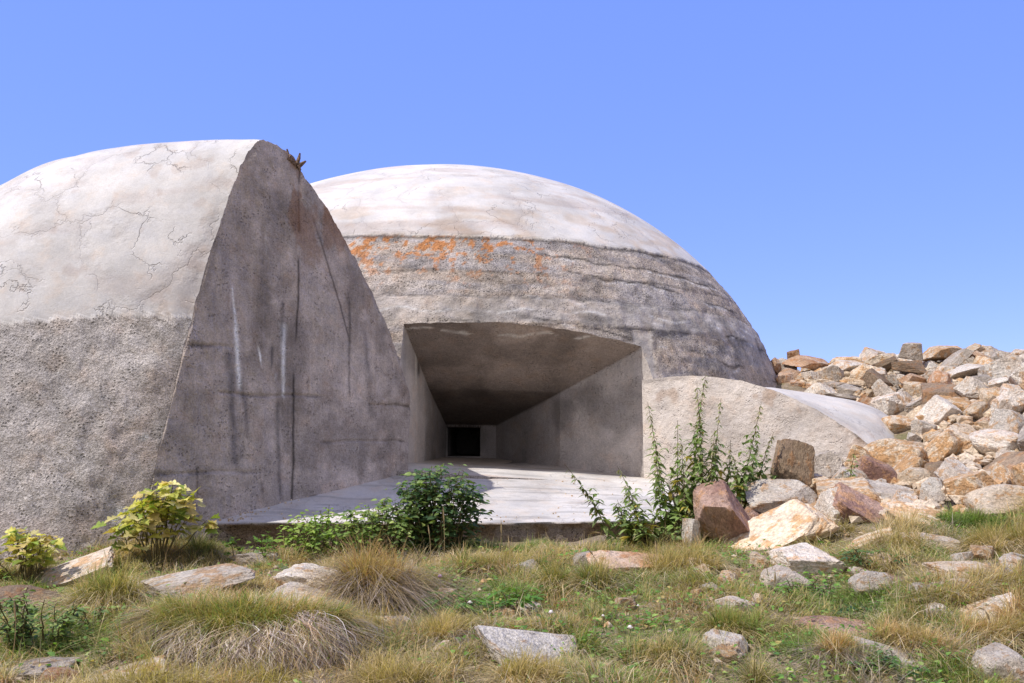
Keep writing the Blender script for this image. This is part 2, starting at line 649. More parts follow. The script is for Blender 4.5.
# small unevenness of the cast faces
mc = np_mesh("cut", Vc, faces=qc, smooth=False)
bm = bmesh.new(); bm.from_mesh(mc); bmesh.ops.recalc_face_normals(bm, faces=bm.faces); bm.to_mesh(mc); bm.free()
mc.materials.append(M_IN)
cut1 = link("cut_one", mc)
p2 = [P(447, 456.5, 12.9), P(480, 456.5, 12.9), P(480, 427.5, 12.9), P(447, 427, 12.9)]
p3 = [q + np.array([0.0, 2.2, 0]) for q in p2]
Vc2, qc2 = loft_solid([p2, p3], 4)
mc2 = np_mesh("cut2", Vc2, faces=qc2, smooth=False)
bm = bmesh.new(); bm.from_mesh(mc2); bmesh.ops.recalc_face_normals(bm, faces=bm.faces); bm.to_mesh(mc2); bm.free()
mc2.materials.append(M_IN)
cut2 = link("cut_two", mc2)
bm = bmesh.new(); bm.from_mesh(me_d); bmesh.ops.recalc_face_normals(bm, faces=bm.faces); bm.to_mesh(me_d); bm.free()
for c in (cut1, cut2):
    md = dome.modifiers.new("b", 'BOOLEAN')
    md.operation = 'DIFFERENCE'
    md.object = c
    try:
        md.solver = 'MANIFOLD'
    except Exception:
        md.solver = 'EXACT'
    md.material_mode = 'TRANSFER' if hasattr(md, "material_mode") else md.material_mode
bpy.context.view_layer.update()
dg = bpy.context.evaluated_depsgraph_get()
res = bpy.data.meshes.new_from_object(dome.evaluated_get(dg))
dome.modifiers.clear()
bpy.data.objects.remove(cut1); bpy.data.objects.remove(cut2)
print("boolean result", len(res.vertices), [m.name for m in res.materials])
inside_idx = [i for i, m in enumerate(res.materials) if m and m.name.startswith("opening")]
bm = bmesh.new(); bm.from_mesh(res)
bm_in = bm.copy()
bmesh.ops.delete(bm, geom=[f for f in bm.faces if f.material_index in inside_idx], context='FACES')
bmesh.ops.delete(bm_in, geom=[f for f in bm_in.faces if f.material_index not in inside_idx], context='FACES')
m_out = bpy.data.meshes.new("dome"); bm.to_mesh(m_out); bm.free()
m_in = bpy.data.meshes.new("opening")
bmesh.ops.triangulate(bm_in, faces=[f for f in bm_in.faces if len(f.verts) > 4])
for _ in range(3):
    bmesh.ops.subdivide_edges(bm_in, edges=[e for e in bm_in.edges if e.calc_length() > 0.04], cuts=1, use_grid_fill=True)
    bmesh.ops.triangulate(bm_in, faces=[f for f in bm_in.faces if len(f.verts) > 4])
bm_in.to_mesh(m_in); bm_in.free()
for m in (m_out, m_in):
    m.materials.clear()
m_out.materials.append(M_CON)
m_in.materials.append(M_CON)
dome.data = m_out
m_out.polygons.foreach_set("use_smooth", np.ones(len(m_out.polygons), bool))
m_in.polygons.foreach_set("use_smooth", np.zeros(len(m_in.polygons), bool))

# paint the dome
p = get_co(m_out)
cap = sstep(-0.012, 0.012, p[:, 2] - cap_line(p))
big = fbm(p, 0.8, 4, 61)
fine = fbm(p, 6, 4, 62)
horiz = fbm(p * [1, 1, 7], 1.2, 4, 63)
streak = fbm(p * [6, 6, 0.7], 1.0, 4, 64)
ccap = np.array([0.64, 0.61, 0.585])[None] * (0.86 + 0.28 * big)[:, None]
ccap = ccap * (1 - 0.16 * sstep(0.5, 0.7, horiz)[:, None] * np.array([0.7, 1.0, 1.15]))
# yellowish brown stains low on the right of the cap
az = np.arctan2(p[:, 0] - DC[0], -(p[:, 1] - DC[1]))
stn = sstep(0.52, 0.66, fbm(p * [1, 1, 2.5], 1.6, 4, 66)) * sstep(CAPZ + 1.5, CAPZ, p[:, 2])
ccap = ccap * (1 - stn[:, None] * np.array([0.10, 0.18, 0.26]))
cb1 = np.array([0.46, 0.385, 0.325]); cb2 = np.array([0.38, 0.345, 0.33]); cb3 = np.array([0.55, 0.48, 0.42])
mixb = sstep(0.42, 0.6, horiz)[:, None]
cband = cb1 * (1 - mixb) + cb2 * mixb
m3 = (sstep(0.52, 0.68, fbm(p * [1, 1, 3], 2.3, 4, 67)) * 0.8)[:, None]
cband = cband * (1 - m3) + cb3 * m3
# smoother cool grey course above the lintel
course = sstep(2.76, 2.80, p[:, 2] + (horiz - 0.5) * 0.1) * sstep(3.12, 3.07, p[:, 2] + (big - 0.5) * 0.12)
cband = cband * (1 - course[:, None] * 0.6) + np.array([0.47, 0.43, 0.40]) * course[:, None] * 0.6
# dark joints
for i, zz in enumerate((3.40, 3.08, 2.78, 2.2)):
    zj = zz + (fbm(p * [1, 1, 0], 1.3, 3, 50 + i) - 0.5) * 0.1
    ln = np.exp(-((p[:, 2] - zj) / 0.014) ** 2) * sstep(0.4, 0.62, fbm(p * [1, 1, 0], 3, 3, 70 + i))
    cband = cband * (1 - 0.5 * ln[:, None])
cband = cband * (0.72 + 0.56 * streak)[:, None] * (0.7 + 0.7 * fine)[:, None] * (1 - 0.30 * sstep(0.55, 0.66, fbm(p * [1, 1, 2], 3.5, 4, 68)))[:, None]
for i, (zz, sl_) in enumerate(((3.42, -0.10), (3.05, -0.13), (2.75, -0.16), (3.62, -0.06))):
    zj = zz + sl_ * (p[:, 0] - 0.8) + (fbm(p, 1.8, 4, 240 + i) - 0.5) * 0.22
    ln = np.exp(-((p[:, 2] - zj) / 0.013) ** 2) * sstep(0.45, 0.56, fbm(p, 2.5, 3, 250 + i)) * sstep(-0.1, 0.4, p[:, 0])
    cband = cband * (1 - 0.75 * ln[:, None])
    lw = np.exp(-((p[:, 2] - zj + 0.03) / 0.012) ** 2) * sstep(0.56, 0.6, fbm(p, 3.5, 3, 260 + i)) * sstep(0.0, 0.4, p[:, 0])
    cband = cband * (1 - 0.7 * lw[:, None]) + np.array([0.75, 0.72, 0.70]) * 0.7 * lw[:, None]
# orange lichen below the edge of the cap
lz = sstep(CAPZ + 0.02, CAPZ - 0.06, p[:, 2]) * sstep(CAPZ - 0.95, CAPZ - 0.1, p[:, 2])
laz = sstep(-0.55, -0.30, az) * sstep(0.62, 0.2, az)
lich = sstep(0.58, 0.615, fbm(p, 13, 4, 81, 0.6) * 0.7 + fbm(p, 2.4, 3, 82) * 0.3 + 0.07 * (p[:, 2] - (CAPZ - 0.5)) / 0.5 - 0.012) * lz * laz
cband = cband * (1 - lich[:, None] * 0.85) + np.array([0.56, 0.22, 0.06]) * lich[:, None] * 0.85
jm = sstep(1.36, 1.40, p[:, 0]) * sstep(1.66, 1.60, p[:, 0] + (fine - .5) * .05) * sstep(2.78, 2.72, p[:, 2]) * sstep(12.0, 11.8, p[:, 1])
cband = cband * (1 - 0.75 * jm[:, None]) + np.array([0.56, 0.52, 0.48]) * 0.75 * jm[:, None]
# lime run
dl = np.exp(-((p[:, 2] - 2.92 - 0.03 * np.sin(p[:, 0] * 9)) / 0.012) ** 2) * sstep(0.47, 0.5, fbm(p * [1, 1, 0], 2.2, 3, 83))
cband = cband * (1 - dl[:, None] * 0.8) + np.array([0.7, 0.68, 0.66]) * dl[:, None] * 0.8
# shadow of the cap edge, painted dark onto the band
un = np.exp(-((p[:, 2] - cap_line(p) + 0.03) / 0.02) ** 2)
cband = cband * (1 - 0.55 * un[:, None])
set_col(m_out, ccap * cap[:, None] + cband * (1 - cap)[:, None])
set_f(m_out, (1 - cap) * (1 - 0.6 * course) * (1 - 0.7 * jm), "rough")
set_f(m_out, cap * 0.75, "crack")
set_f(m_out, (1 - cap) * 0.0, "board")

# opening walls
p = get_co(m_in)
big = fbm(p, 1.0, 4, 91); fine = fbm(p, 7, 4, 92); st_ = fbm(p * [1, 1, 0.25], 5, 4, 93)
c = np.array([0.64, 0.575, 0.53])[None] * (0.68 + 0.4 * big + 0.2 * fine)[:, None] * (0.85 + 0.3 * st_)[:, None]
# ceiling browner and painted darker for its shade, with pale lime edges near the lip
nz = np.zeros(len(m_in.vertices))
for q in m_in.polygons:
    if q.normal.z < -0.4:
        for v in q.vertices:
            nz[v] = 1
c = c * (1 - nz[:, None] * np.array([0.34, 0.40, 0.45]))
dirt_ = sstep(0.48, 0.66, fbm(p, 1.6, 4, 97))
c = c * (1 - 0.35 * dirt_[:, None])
c = c * (1 - 0.60 * sstep(11.0, 12.7, p[:, 1]))[:, None]  # occlusion shade painted into the colour, darker with depth
c = c * (1 - 0.35 * nz * sstep(11.75, 12.0, p[:, 1]))[:, None]  # inner ceiling painted darker still, as its shade
lip = nz * np.exp(-((p[:, 1] - 10.98 - 0.18 * (p[:, 0]) - (fbm(p, 3, 3, 98) - 0.5) * 0.25) / 0.016) ** 2) * sstep(0.47, 0.50, fbm(p * [1, 1, 0], 5, 3, 94))
c = c * (1 - lip[:, None] * 0.85) + np.array([0.75, 0.7, 0.64]) * lip[:, None] * 0.85
# pale lime strip and a niche's shade painted dark on the left cheek, brown damp at the foot of the cheeks
qa = P(415, 352, 11.25); 
st2 = np.exp(-((p[:, 1] - qa[1]) / 0.035) ** 2) * sstep(qa[2] + 0.05, qa[2], p[:, 2]) * sstep(qa[2] - 0.42, qa[2] - 0.34, p[:, 2]) * (p[:, 0] < -0.6) * (1 - nz)
c = c * (1 - st2[:, None]) + np.array([0.7, 0.66, 0.6]) * st2[:, None]
st3 = np.exp(-((p[:, 1] - qa[1] - 0.13) / 0.05) ** 2) * sstep(qa[2] + 0.03, qa[2], p[:, 2]) * sstep(qa[2] - 0.3, qa[2] - 0.2, p[:, 2]) * (p[:, 0] < -0.6) * (1 - nz)
c = c * (1 - 0.7 * st3[:, None])
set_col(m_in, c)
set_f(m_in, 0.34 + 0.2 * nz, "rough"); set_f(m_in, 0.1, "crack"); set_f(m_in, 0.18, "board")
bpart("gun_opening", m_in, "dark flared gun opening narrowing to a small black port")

# --- left wing: half dome sliced by a flat vertical face
UN = np.array([0.646, 0.763])       # along the flat face, away from the viewer
NN = np.array([0.763, -0.646])      # out of the flat face, to the right
PK = np.array([-2.287, 9.113])      # foot of the highest point
ZB = 0.60
Hh = 3.62 + 0.09
WN0, WF0 = 1.18, 2.46
WEND = 1.86


def pfar(q):
    return 1.17 + 0.42 * np.clip(np.abs(q) / 0.62, 0, 1)


def prof(q, p_):
    return 1 - ((np.sqrt(q * q + 0.0042) - 0.0648) / 0.9373) ** p_


nq = 360
qn = -np.linspace(1, 0, nq // 2, endpoint=False) ** 1.0
qf = np.linspace(0, WEND / WF0, nq // 2)
qs = np.concatenate([qn, qf])
w0 = np.where(qs < 0, qs * WN0, qs * WF0)
w0 = np.where(np.abs(w0) < 1e-9, 0, w0)
z0 = ZB + Hh * np.where(qs < 0, prof(qs, 1.5), prof(qs, pfar(qs)))
# rounded crown
z0 = z0 - 0.03 * np.exp(-(w0 / 0.10) ** 2)
edge_j = (fbm(np.stack([w0 * 1.0, z0, 0 * w0], 1), 9, 5, 101, 0.65) - 0.5) * 0.085
edge_j2 = (fbm(np.stack([w0 * 1.0, z0, 0 * w0 + 5], 1), 7, 4, 103, 0.6) - 0.5) * 0.045
w0j = w0 + edge_j2
z0j = z0 + edge_j

# face
nv = 330
vv = np.linspace(0, 1, nv)
W = w0[None] + edge_j2[None] * (vv[:, None] ** 14)
Z = ZB - 0.15 + vv[:, None] * (z0j[None] - ZB + 0.15)
pf = np.stack([PK[0] + UN[0] * W.ravel(), PK[1] + UN[1] * W.ravel(), Z.ravel()], 1)
inner = (sstep(1.0, 0.96, vv)[:, None] * np.ones_like(W)).ravel()
wl, zl = W.ravel(), Z.ravel()
wz = np.stack([wl, zl, 0 * wl], 1)
JZ = [(CZ + 0.83, -1.2, -0.45, .02), (CZ + 0.42, -0.4, 0.55, .006), (CZ - 0.27, -1.2, -0.15, .025), (CZ - 0.02, 0.75, 1.7, .01), (CZ + .35, 1.35, 1.8, .008)]
d = (fbm(wz, 1.0, 3, 105) - 0.5) * 0.05 + (fbm(wz * [3, 0.6, 1], 2.0, 4, 106) - 0.5) * 0.03 + (fbm(wz, 16, 3, 107, 0.6) - 0.5) * 0.018
for zj, a, b, dep in JZ:
    zc = zj + (fbm(wz * [1, 0, 0], 2.5, 3, 110) - 0.5) * 0.07
    d -= 0.02 * np.exp(-((zl - zc) / 0.012) ** 2) * sstep(a - 0.1, a, wl) * sstep(b + 0.25, b, wl)
    d += 0.35 * dep * sstep(-0.15, 0.0, zl - zc) * sstep(0.012, 0.0, zl - zc) * sstep(a - 0.1, a, wl) * sstep(b + 0.25, b, wl)
pf[:, :2] += (d * inner)[:, None] * NN[None]
me_f = np_mesh("flat_face", pf, quads=grid_quads(nv, len(qs)))
big = fbm(wz, 0.9, 4, 120); strk = fbm(wz * [4, 0.5, 1], 1.0, 5, 121); fine = fbm(wz, 9, 4, 122)
c = np.array([0.48, 0.41, 0.375])[None] * (0.66 + 0.35 * big + 0.32 * strk)[:, None] * (0.65 + 0.7 * fine)[:, None]
# lower part slightly paler and greyer
low = sstep(CZ + 0.9, CZ - 0.5, zl)[:, None]
c = c * (1 - 0.0 * low) + low * 0.035
# darker blotches
db = sstep(0.53, 0.66, fbm(wz * [1.6, 0.8, 1], 1.7, 4, 123))[:, None]
c = c * (1 - 0.28 * db)
pt_ = sstep(0.52, 0.64, fbm(wz * [1, .8, 1], 2.6, 5, 127))[:, None] * sstep(0.2, 1.0, wl)[:, None]
c = c * (1 - 0.35 * pt_) + np.array([0.52, 0.47, 0.45]) * 0.35 * pt_
# joints
for zj, a, b, dep in JZ:
    zc = zj + (fbm(wz * [1, 0, 0], 2.5, 3, 110) - 0.5) * 0.07
    ln = np.exp(-((zl - zc + 0.008) / 0.012) ** 2) * sstep(a - 0.1, a, wl) * sstep(b + 0.2, b, wl) * sstep(0.42, 0.6, fbm(wz * [1, 0, 0], 5, 3, 131))
    c = c * (1 - 0.45 * ln[:, None])
# vertical joint
wj = 0.36 + (fbm(wz * [0, 1, 0], 1.5, 3, 132) - 0.5) * 0.08
ln = np.exp(-((wl - wj) / 0.013) ** 2) * sstep(0.32, 0.48, fbm(wz * [0, 1, 0], 3, 3, 133))
c = c * (1 - 0.8 * ln[:, None])
wj = 0.36 + 0.12 + (CZ + 2.3 - zl) * 0.42
ln = np.exp(-((wl - wj) / 0.012) ** 2) * sstep(CZ + 0.9, CZ + 1.1, zl) * sstep(CZ + 2.25, CZ + 2.1, zl)
c = c * (1 - 0.65 * ln[:, None])
# rust at the upper far edge
ru = sstep(0.50, 0.62, fbm(wz * [1.5, 0.7, 1], 4, 4, 134)) * sstep(0.1, 0.35, wl) * sstep(CZ + 1.3, CZ + 2.3, zl)
c = c * (1 - 0.7 * ru[:, None]) + np.array([0.27, 0.13, 0.06]) * 0.7 * ru[:, None]


def face_w(px, py):
    # intersection of the line of sight with the flat face
    dd = ray(px, py)
    # (dd_xy*t - PK) . NN = 0
    t = float(PK @ NN) / float(dd[:2] @ NN)
    q = dd * t
    return float((q[:2] - PK) @ UN), CZ + q[2]


def run(x0, y0, x1, y1, wtop, wbot, colr, a=0.9, seed=0, soft=1.0):
    global c
    wa, za = face_w(x0, y0); wb, zb = face_w(x1, y1)
    t = np.clip((za - zl) / (za - zb), 0, 1)
    wc = wa + (wb - wa) * t + (fbm(wz * [0, 1, 0], 4, 3, 140 + seed) - 0.5) * 0.03
    wid = (wtop + (wbot - wtop) * t) * (0.6 + 0.8 * fbm(wz * [0, 1, 0], 9, 2, 150 + seed))
    mk = np.exp(-((wl - wc) / wid) ** 2 * soft) * sstep(za + 0.01, za - 0.04, zl) * sstep(zb - 0.02, zb + 0.08, zl)
    mk = mk * (0.55 + 0.9 * fbm(wz, 25, 2, 160 + seed)).clip(0, 1) * a
    c = c * (1 - mk[:, None]) + np.array(colr) * mk[:, None]


for (a_) in [
    (233, 286, 240, 392, 0.010, 0.028, (0.92, 0.90, 0.89), 1.0, 1),
    (240, 380, 239, 412, 0.010, 0.005, (0.5, 0.48, 0.47), 0.8, 2),
    (283, 322, 284, 400, 0.032, 0.012, (0.92, 0.90, 0.89), 1.0, 3),
    (258, 345, 261, 368, 0.014, 0.006, (0.92, 0.90, 0.89), 1.0, 4),
    (275, 372, 276, 382, 0.02, 0.012, (0.5, 0.49, 0.5), 0.8, 5),
    (265, 230, 266, 257, 0.008, 0.010, (0.5, 0.46, 0.44), 0.6, 6),
    (272, 345, 271, 372, 0.018, 0.010, (0.08, 0.075, 0.08), 0.7, 7),
    (278, 400, 280, 500, 0.03, 0.02, (0.10, 0.095, 0.10), 0.6, 8),
    (228, 350, 236, 470, 0.05, 0.04, (0.12, 0.115, 0.13), 0.7, 9),
    (243, 385, 247, 440, 0.03, 0.02, (0.12, 0.115, 0.13), 0.6, 10),
    (282, 300, 282, 345, 0.02, 0.03, (0.09, 0.08, 0.08), 0.6, 11),
    (349, 300, 350, 400, 0.02, 0.015, (0.10, 0.09, 0.09), 0.6, 12),
    (365, 330, 372, 420, 0.03, 0.05, (0.13, 0.12, 0.12), 0.5, 13),
    (198, 465, 198, 500, 0.012, 0.012, (0.09, 0.08, 0.08), 0.6, 14),
    (262, 480, 264, 500, 0.02, 0.01, (0.09, 0.08, 0.08), 0.6, 15),
]:
    run(*a_[:4], *a_[4:6], a_[6], a_[7], a_[8])
# smoother pale scar near the top of the far edge
scw, scz = face_w(312, 215)
sc = np.exp(-(((wl - scw) * 0.8 + (zl - scz) * 0.6) / 0.12) ** 2 - (((zl - scz) * 0.8 - (wl - scw) * 0.6) / 0.30) ** 2)
c = c * (1 - 0.4 * sc[:, None]) + np.array([0.33, 0.30, 0.29]) * 0.4 * sc[:, None]
set_col(me_f, c)
set_f(me_f, 0.5, "rough"); set_f(me_f, 0.0, "crack"); set_f(me_f, 0.42, "board")
bpart("flat_face", me_f, "flat dark vertical face of the left wing streaked with white lime")

# shell
ndv = 300
dv = 7.2 * np.linspace(0, 1, ndv) ** 1.35
LW_CAP = CZ + 1.06
rows = []
for i, dd in enumerate(dv):
    g = sstep(0, 2.2, dd) if False else min(1, dd / 2.4)
    g = g * (2 - g)
    close = math.sqrt(max(0.0, 1 - max(0, (dd - 1.2) / 6.05) ** 2))
    wn = (WN0 + (3.3 - WN0) * g) * close + 0.002
    wf = (WF0 + 0.4 * g) * (0.35 + 0.65 * close)
    wend = min(WEND + 0.6 * dd, wf)
    H = (Hh + 0.17 * min(1, dd / 2.2) * (2 - min(1, dd / 2.2))) * (0.35 + 0.65 * close ** 1.0)
    if dd > 2.2:
        H = (Hh + 0.17) * math.sqrt(max(0.0, 1 - ((dd - 2.2) / 6.9) ** 2)) ** 1.0
    pn = 1.5 + 0.75 * g
    qn_ = qs.copy()
    q2 = np.where(qs < 0, qs, qs / (WEND / WF0) * (wend / wf))
    w = np.where(q2 < 0, q2 * wn, q2 * wf)
    z = ZB + H * np.where(q2 < 0, prof(q2, pn), prof(q2, pfar(q2) + 0.4 * g))
    k = math.exp(-dd / 0.06)
    z = z - (0.03 * np.exp(-(w0 / 0.10) ** 2)) * math.exp(-dd / 0.5)
    w = w + edge_j2 * k
    z = z + edge_j * k
    z = np.where(q2 < -0.9999, ZB - 0.2, z)
    c0 = PK - NN * dd
    rows.append(np.stack([c0[0] + UN[0] * w, c0[1] + UN[1] * w, z], 1))
S = np.concatenate(rows)
S3 = S.reshape(ndv, len(qs), 3)
du = np.gradient(S3, axis=1); dvv = np.gradient(S3, axis=0)
nn = np.cross(du, dvv); nn /= (np.linalg.norm(nn, axis=2)[..., None] + 1e-9)
nn = nn.reshape(-1, 3)
if nn[len(qs) * 60 + 60][1] > 0:
    nn = -nn


def lcap(p):
    return LW_CAP + 0.05 * (p[:, 0] + 3) + (fbm(p * [1, 1, 0], 1.2, 3, 171) - 0.5) * 0.14 + (fbm(p * [1, 1, 0], 12, 2, 172) - 0.5) * 0.04


capl = sstep(-0.012, 0.012, S[:, 2] - lcap(S))
dl_ = np.repeat(dv, len(qs))
amp = sstep(0.0, 0.12, dl_)
left_soft = sstep(PK[0] - 1.3, PK[0] - 2.1, S[:, 0])
disp = capl * 0.008 + (fbm(S, 0.8, 3, 173) - 0.5) * 0.06 + (1 - capl) * ((fbm(S, 9, 4, 174, 0.62) - 0.5) * 0.05 + (fbm(S, 2.5, 3, 175) - 0.5) * 0.05)
S = S + nn * (disp * amp)[:, None]
me_s = np_mesh("wing_dome", S, quads=grid_quads(ndv, len(qs)))
p = S
big = fbm(p, 0.8, 4, 181); fine = fbm(p, 7, 4, 182); hz = fbm(p * [1, 1, 4], 1.5, 4, 183)
ccap = np.array([0.64, 0.615, 0.60])[None] * (0.87 + 0.26 * big)[:, None] * (0.93 + 0.14 * fine)[:, None]
ccap = ccap * (1 - 0.10 * sstep(0.52, 0.7, hz)[:, None] * np.array([0.7, 1.0, 1.1]))
spots = sstep(0.66, 0.72, fbm(p, 5, 3, 184))[:, None]
ccap = ccap * (1 - 0.15 * spots * np.array([0.5, 0.8, 1]))
cb = np.array([0.56, 0.515, 0.49])[None] * (0.7 + 0.6 * fine)[:, None] * (0.8 + 0.4 * big)[:, None]
pk_ = sstep(0.5, 0.65, fbm(p, 1.6, 4, 185))[:, None]
cb = cb * (1 - pk_ * 0.35) + np.array([0.58, 0.46, 0.40]) * pk_ * 0.35
wsp = sstep(0.70, 0.74, fbm(p, 3.4, 3, 186) * 0.7 + fbm(p, 14, 2, 187) * 0.3)[:, None]
cb = cb * (1 - wsp) + np.array([0.72, 0.70, 0.69]) * wsp
ln = np.exp(-((p[:, 2] - lcap(p) + 0.01) / 0.014) ** 2) * left_soft
cl = (ccap * capl[:, None] + cb * (1 - capl)[:, None]) * (1 - 0.22 * ln[:, None])
eb = np.exp(-dl_ / 0.035)[:, None] * (1 - capl)[:, None] * sstep(.4, .6, fine)[:, None]
cl = cl * (1 - 0.5 * eb)
set_col(me_s, cl)
set_f(me_s, (1 - capl) * 1.0 + 0.03, "rough"); set_f(me_s, capl, "crack"); set_f(me_s, 0.0, "board")
bpart("wing_dome", me_s, "left wing dome, smooth cracked white above and rough grey below")

# iron spikes on the crest
spk = bmesh.new()


def spike(bm, a, b, r0, r1, n=6):
    a = Vector(a); b = Vector(b)
    d = (b - a).normalized()
    x = d.orthogonal().normalized(); y = d.cross(x)
    ra = [bm.verts.new(a + (x * math.cos(t) + y * math.sin(t)) * r0) for t in [2 * math.pi * k / n for k in range(n)]]
    mid = a.lerp(b, 0.55) + x * 0.004
    rm = [bm.verts.new(mid + (x * math.cos(t) + y * math.sin(t)) * (r0 * 0.75)) for t in [2 * math.pi * k / n for k in range(n)]]
    rb_ = [bm.verts.new(b + (x * math.cos(t) + y * math.sin(t)) * r1) for t in [2 * math.pi * k / n for k in range(n)]]
    for p_, q_ in ((ra, rm), (rm, rb_)):
        for k in range(n):
            bm.faces.new((p_[k], p_[(k + 1) % n], q_[(k + 1) % n], q_[k]))
    bm.faces.new(rb_); bm.faces.new(ra[::-1])


Ys = 9.36
for (ax, ay, bx, by) in ((289, 163, 287, 149), (297, 164, 300, 153), (298, 167, 306, 161), (294, 162, 291, 155)):
    spike(spk, P(ax, ay, Ys), P(bx, by, Ys), 0.024, 0.008)
spike(spk, P(287, 157, Ys - .06), P(299, 171, Ys + .06), 0.045, 0.03, 8)
spike(spk, P(290, 163, Ys + .02), P(292, 190, Ys + .1), 0.05, 0.05, 8)
ms = bpy.data.meshes.new("iron_spikes"); spk.to_mesh(ms); spk.free()
bpart("iron_spikes", ms, "bent rusty iron prongs on the crest of the left wing", M_IRON)

# --- right wing wall : cream front face and a smooth shell behind its ridge
ridge_px = [(642, 380, 11.25), (660, 377.5, 11.1), (700, 376, 10.85), (730, 379, 10.68), (760, 386, 10.5), (790, 397, 10.35), (820, 412, 10.2), (850, 430, 10.08), (875, 450, 9.95), (893, 470, 9.88), (905, 488, 9.8)]
rp = np.array([P(*q) for q in ridge_px])
tt = np.linspace(0, 1, len(rp)); ts = np.linspace(0, 1, 260)


def cr(pts, t):
    from numpy import interp
    n_ = len(pts) - 1
    out = []
    for s in t:
        x = s * n_; i = min(int(x), n_ - 1); f = x - i
        p0 = pts[max(i - 1, 0)]; p1 = pts[i]; p2_ = pts[i + 1]; p3_ = pts[min(i + 2, n_)]
        out.append(0.5 * ((2 * p1) + (-p0 + p2_) * f + (2 * p0 - 5 * p1 + 4 * p2_ - p3_) * f * f + (-p0 + 3 * p1 - 3 * p2_ + p3_) * f ** 3))
    return np.array(out)


RC = cr(rp, ts)
RC[:, 2] += (fbm(RC, 9, 3, 191) - 0.5) * 0.035
nb_ = 130
base_z = 0.45
rowsf = []
for t in np.linspace(0, 1, nb_):
    q = RC.copy()
    q[:, 2] = base_z + (RC[:, 2] - base_z) * t
    q[:, 1] -= 0.10 * (1 - t)
    rowsf.append(q)
Fp = np.concatenate(rowsf)
tv = np.repeat(np.linspace(0, 1, nb_), 260)
Fp[:, 1] += ((fbm(Fp, 1.5, 3, 192) - 0.5) * 0.06 + (fbm(Fp, 12, 3, 193) - 0.5) * 0.02) * sstep(1, 0.97, tv)
me_r = np_mesh("wing_wall", Fp, quads=grid_quads(nb_, 260))
big = fbm(Fp, 1.0, 4, 194); fine = fbm(Fp, 9, 4, 195)
c = np.array([0.62, 0.555, 0.505])[None] * (0.78 + 0.28 * big + 0.18 * fine)[:, None]
rs = sstep(0.60, 0.68, fbm(Fp, 4, 4, 196))[:, None]
c = c * (1 - rs * 0.45) + np.array([0.40, 0.26, 0.17]) * rs * 0.45
er = sstep(0.9, 1.0, tv)[:, None] * sstep(0.45, 0.6, fine)[:, None] * sstep(3.0, 3.4, Fp[:, 0])[:, None]
c = c * (1 - er * 0.5)
set_col(me_r, c); set_f(me_r, 0.28, "rough"); set_f(me_r, 0.5, "crack"); set_f(me_r, 0.0, "board")
bpart("wing_wall", me_r, "low cream-coloured curved wall face right of the opening")

nsh = 120
rowsS = []
offd = np.array([0.35, 0.94]); offd /= np.linalg.norm(offd)
RCs = cr(rp, ts)
for t in np.linspace(0, 1, nsh):
    L = 3.4 * t
    kk_ = math.exp(-L / 0.03)
    q = RC * kk_ + RCs * (1 - kk_)
    rise = np.where(q[:, 0] > 2.3, 0.31 * np.clip(q[:, 0] - 2.3, 0, None) ** 1.6, 0)
    rise = np.minimum(rise, 0.8)
    x_ = min(L, 2.0) / 2.0
    q[:, 0] += offd[0] * L; q[:, 1] += offd[1] * L
    q[:, 2] += rise * (1 - (1 - x_) ** 2) - 0.16 * np.clip(3.0 - q[:, 0], 0, 1) * L - 0.45 * max(0, L - 2.0) ** 1.5
    rowsS.append(q)
Sp = np.concatenate(rowsS)
me_rs = np_mesh("wing_top", Sp, quads=grid_quads(nsh, 260))
big = fbm(Sp, 1.0, 4, 201); fine = fbm(Sp, 6, 3, 202)
set_col(me_rs, np.array([0.60, 0.56, 0.51])[None] * (0.85 + 0.2 * big + 0.1 * fine)[:, None])
set_f(me_rs, 0.05, "rough"); set_f(me_rs, 0.8, "crack"); set_f(me_rs, 0.0, "board")
bpart("wing_top", me_rs, "smooth white curved top behind the right wing wall")

# --- right jamb strip of the opening
jl = [P(644.5, 341.5, 11.22), P(655, 343, 11.20), P(655, 500, 11.02), P(649, 500, 10.96)]
# --- apron slab
ns, nt = 220, 160
FL, FR = P(196, 523, 8.70), P(668, 521.5, 8.86)
ML, MR = P(398, 463, 10.85), P(657, 480, 11.0)
BL, BR = P(440, 456.3, 13.15), P(500, 457.3, 13.15)
rowsA = []
for t in np.linspace(0, 1, nt):
    if t < 0.55:
        k = t / 0.55
        a = FL * (1 - k) + ML * k; b = FR * (1 - k) + MR * k
    else:
        k = (t - 0.55) / 0.45
        a = ML * (1 - k) + BL * k; b = MR * (1 - k) + BR * k
    # widen under the walls so that no gap shows
    dxy = (b - a); dxy /= np.linalg.norm(dxy)
    a = a - dxy * 0.10; b = b + dxy * 0.10
    s = np.linspace(0, 1, ns)[:, None]
    rowsA.append(a * (1 - s) + b * s)
A = np.concatenate(rowsA)
A[:, 2] += (fbm(A, 1.5, 3, 211) - 0.5) * 0.025
A3 = A.reshape(nt, ns, 3)
front = A3[0].copy()
rim = []
fn = 26
A3[0, :, 1] += (fbm(front, 9, 3, 212) - 0.5) * 0.03
front = A3[0]
for i in range(fn):
    q = front.copy()
    z = (i + 1) / fn * 0.42
    q[:, 2] -= z
    q[:, 1] += (fbm(q, 6, 4, 213) - 0.5) * 0.07 + 0.035 * min(1, i / 3)
    rim.append(q)
rim = np.concatenate(rim[::-1])
Aall = np.concatenate([rim, A3.reshape(-1, 3)])
me_a = np_mesh("apron_slab", Aall, quads=grid_quads(nt + fn, ns))
isrim = np.concatenate([np.ones(len(rim)), np.zeros(len(A))])
big = fbm(Aall, 0.8, 4, 221); bx = fbm(Aall * [0.6, 3, 1], 1.5, 5, 222); fine = fbm(Aall, 8, 3, 223)
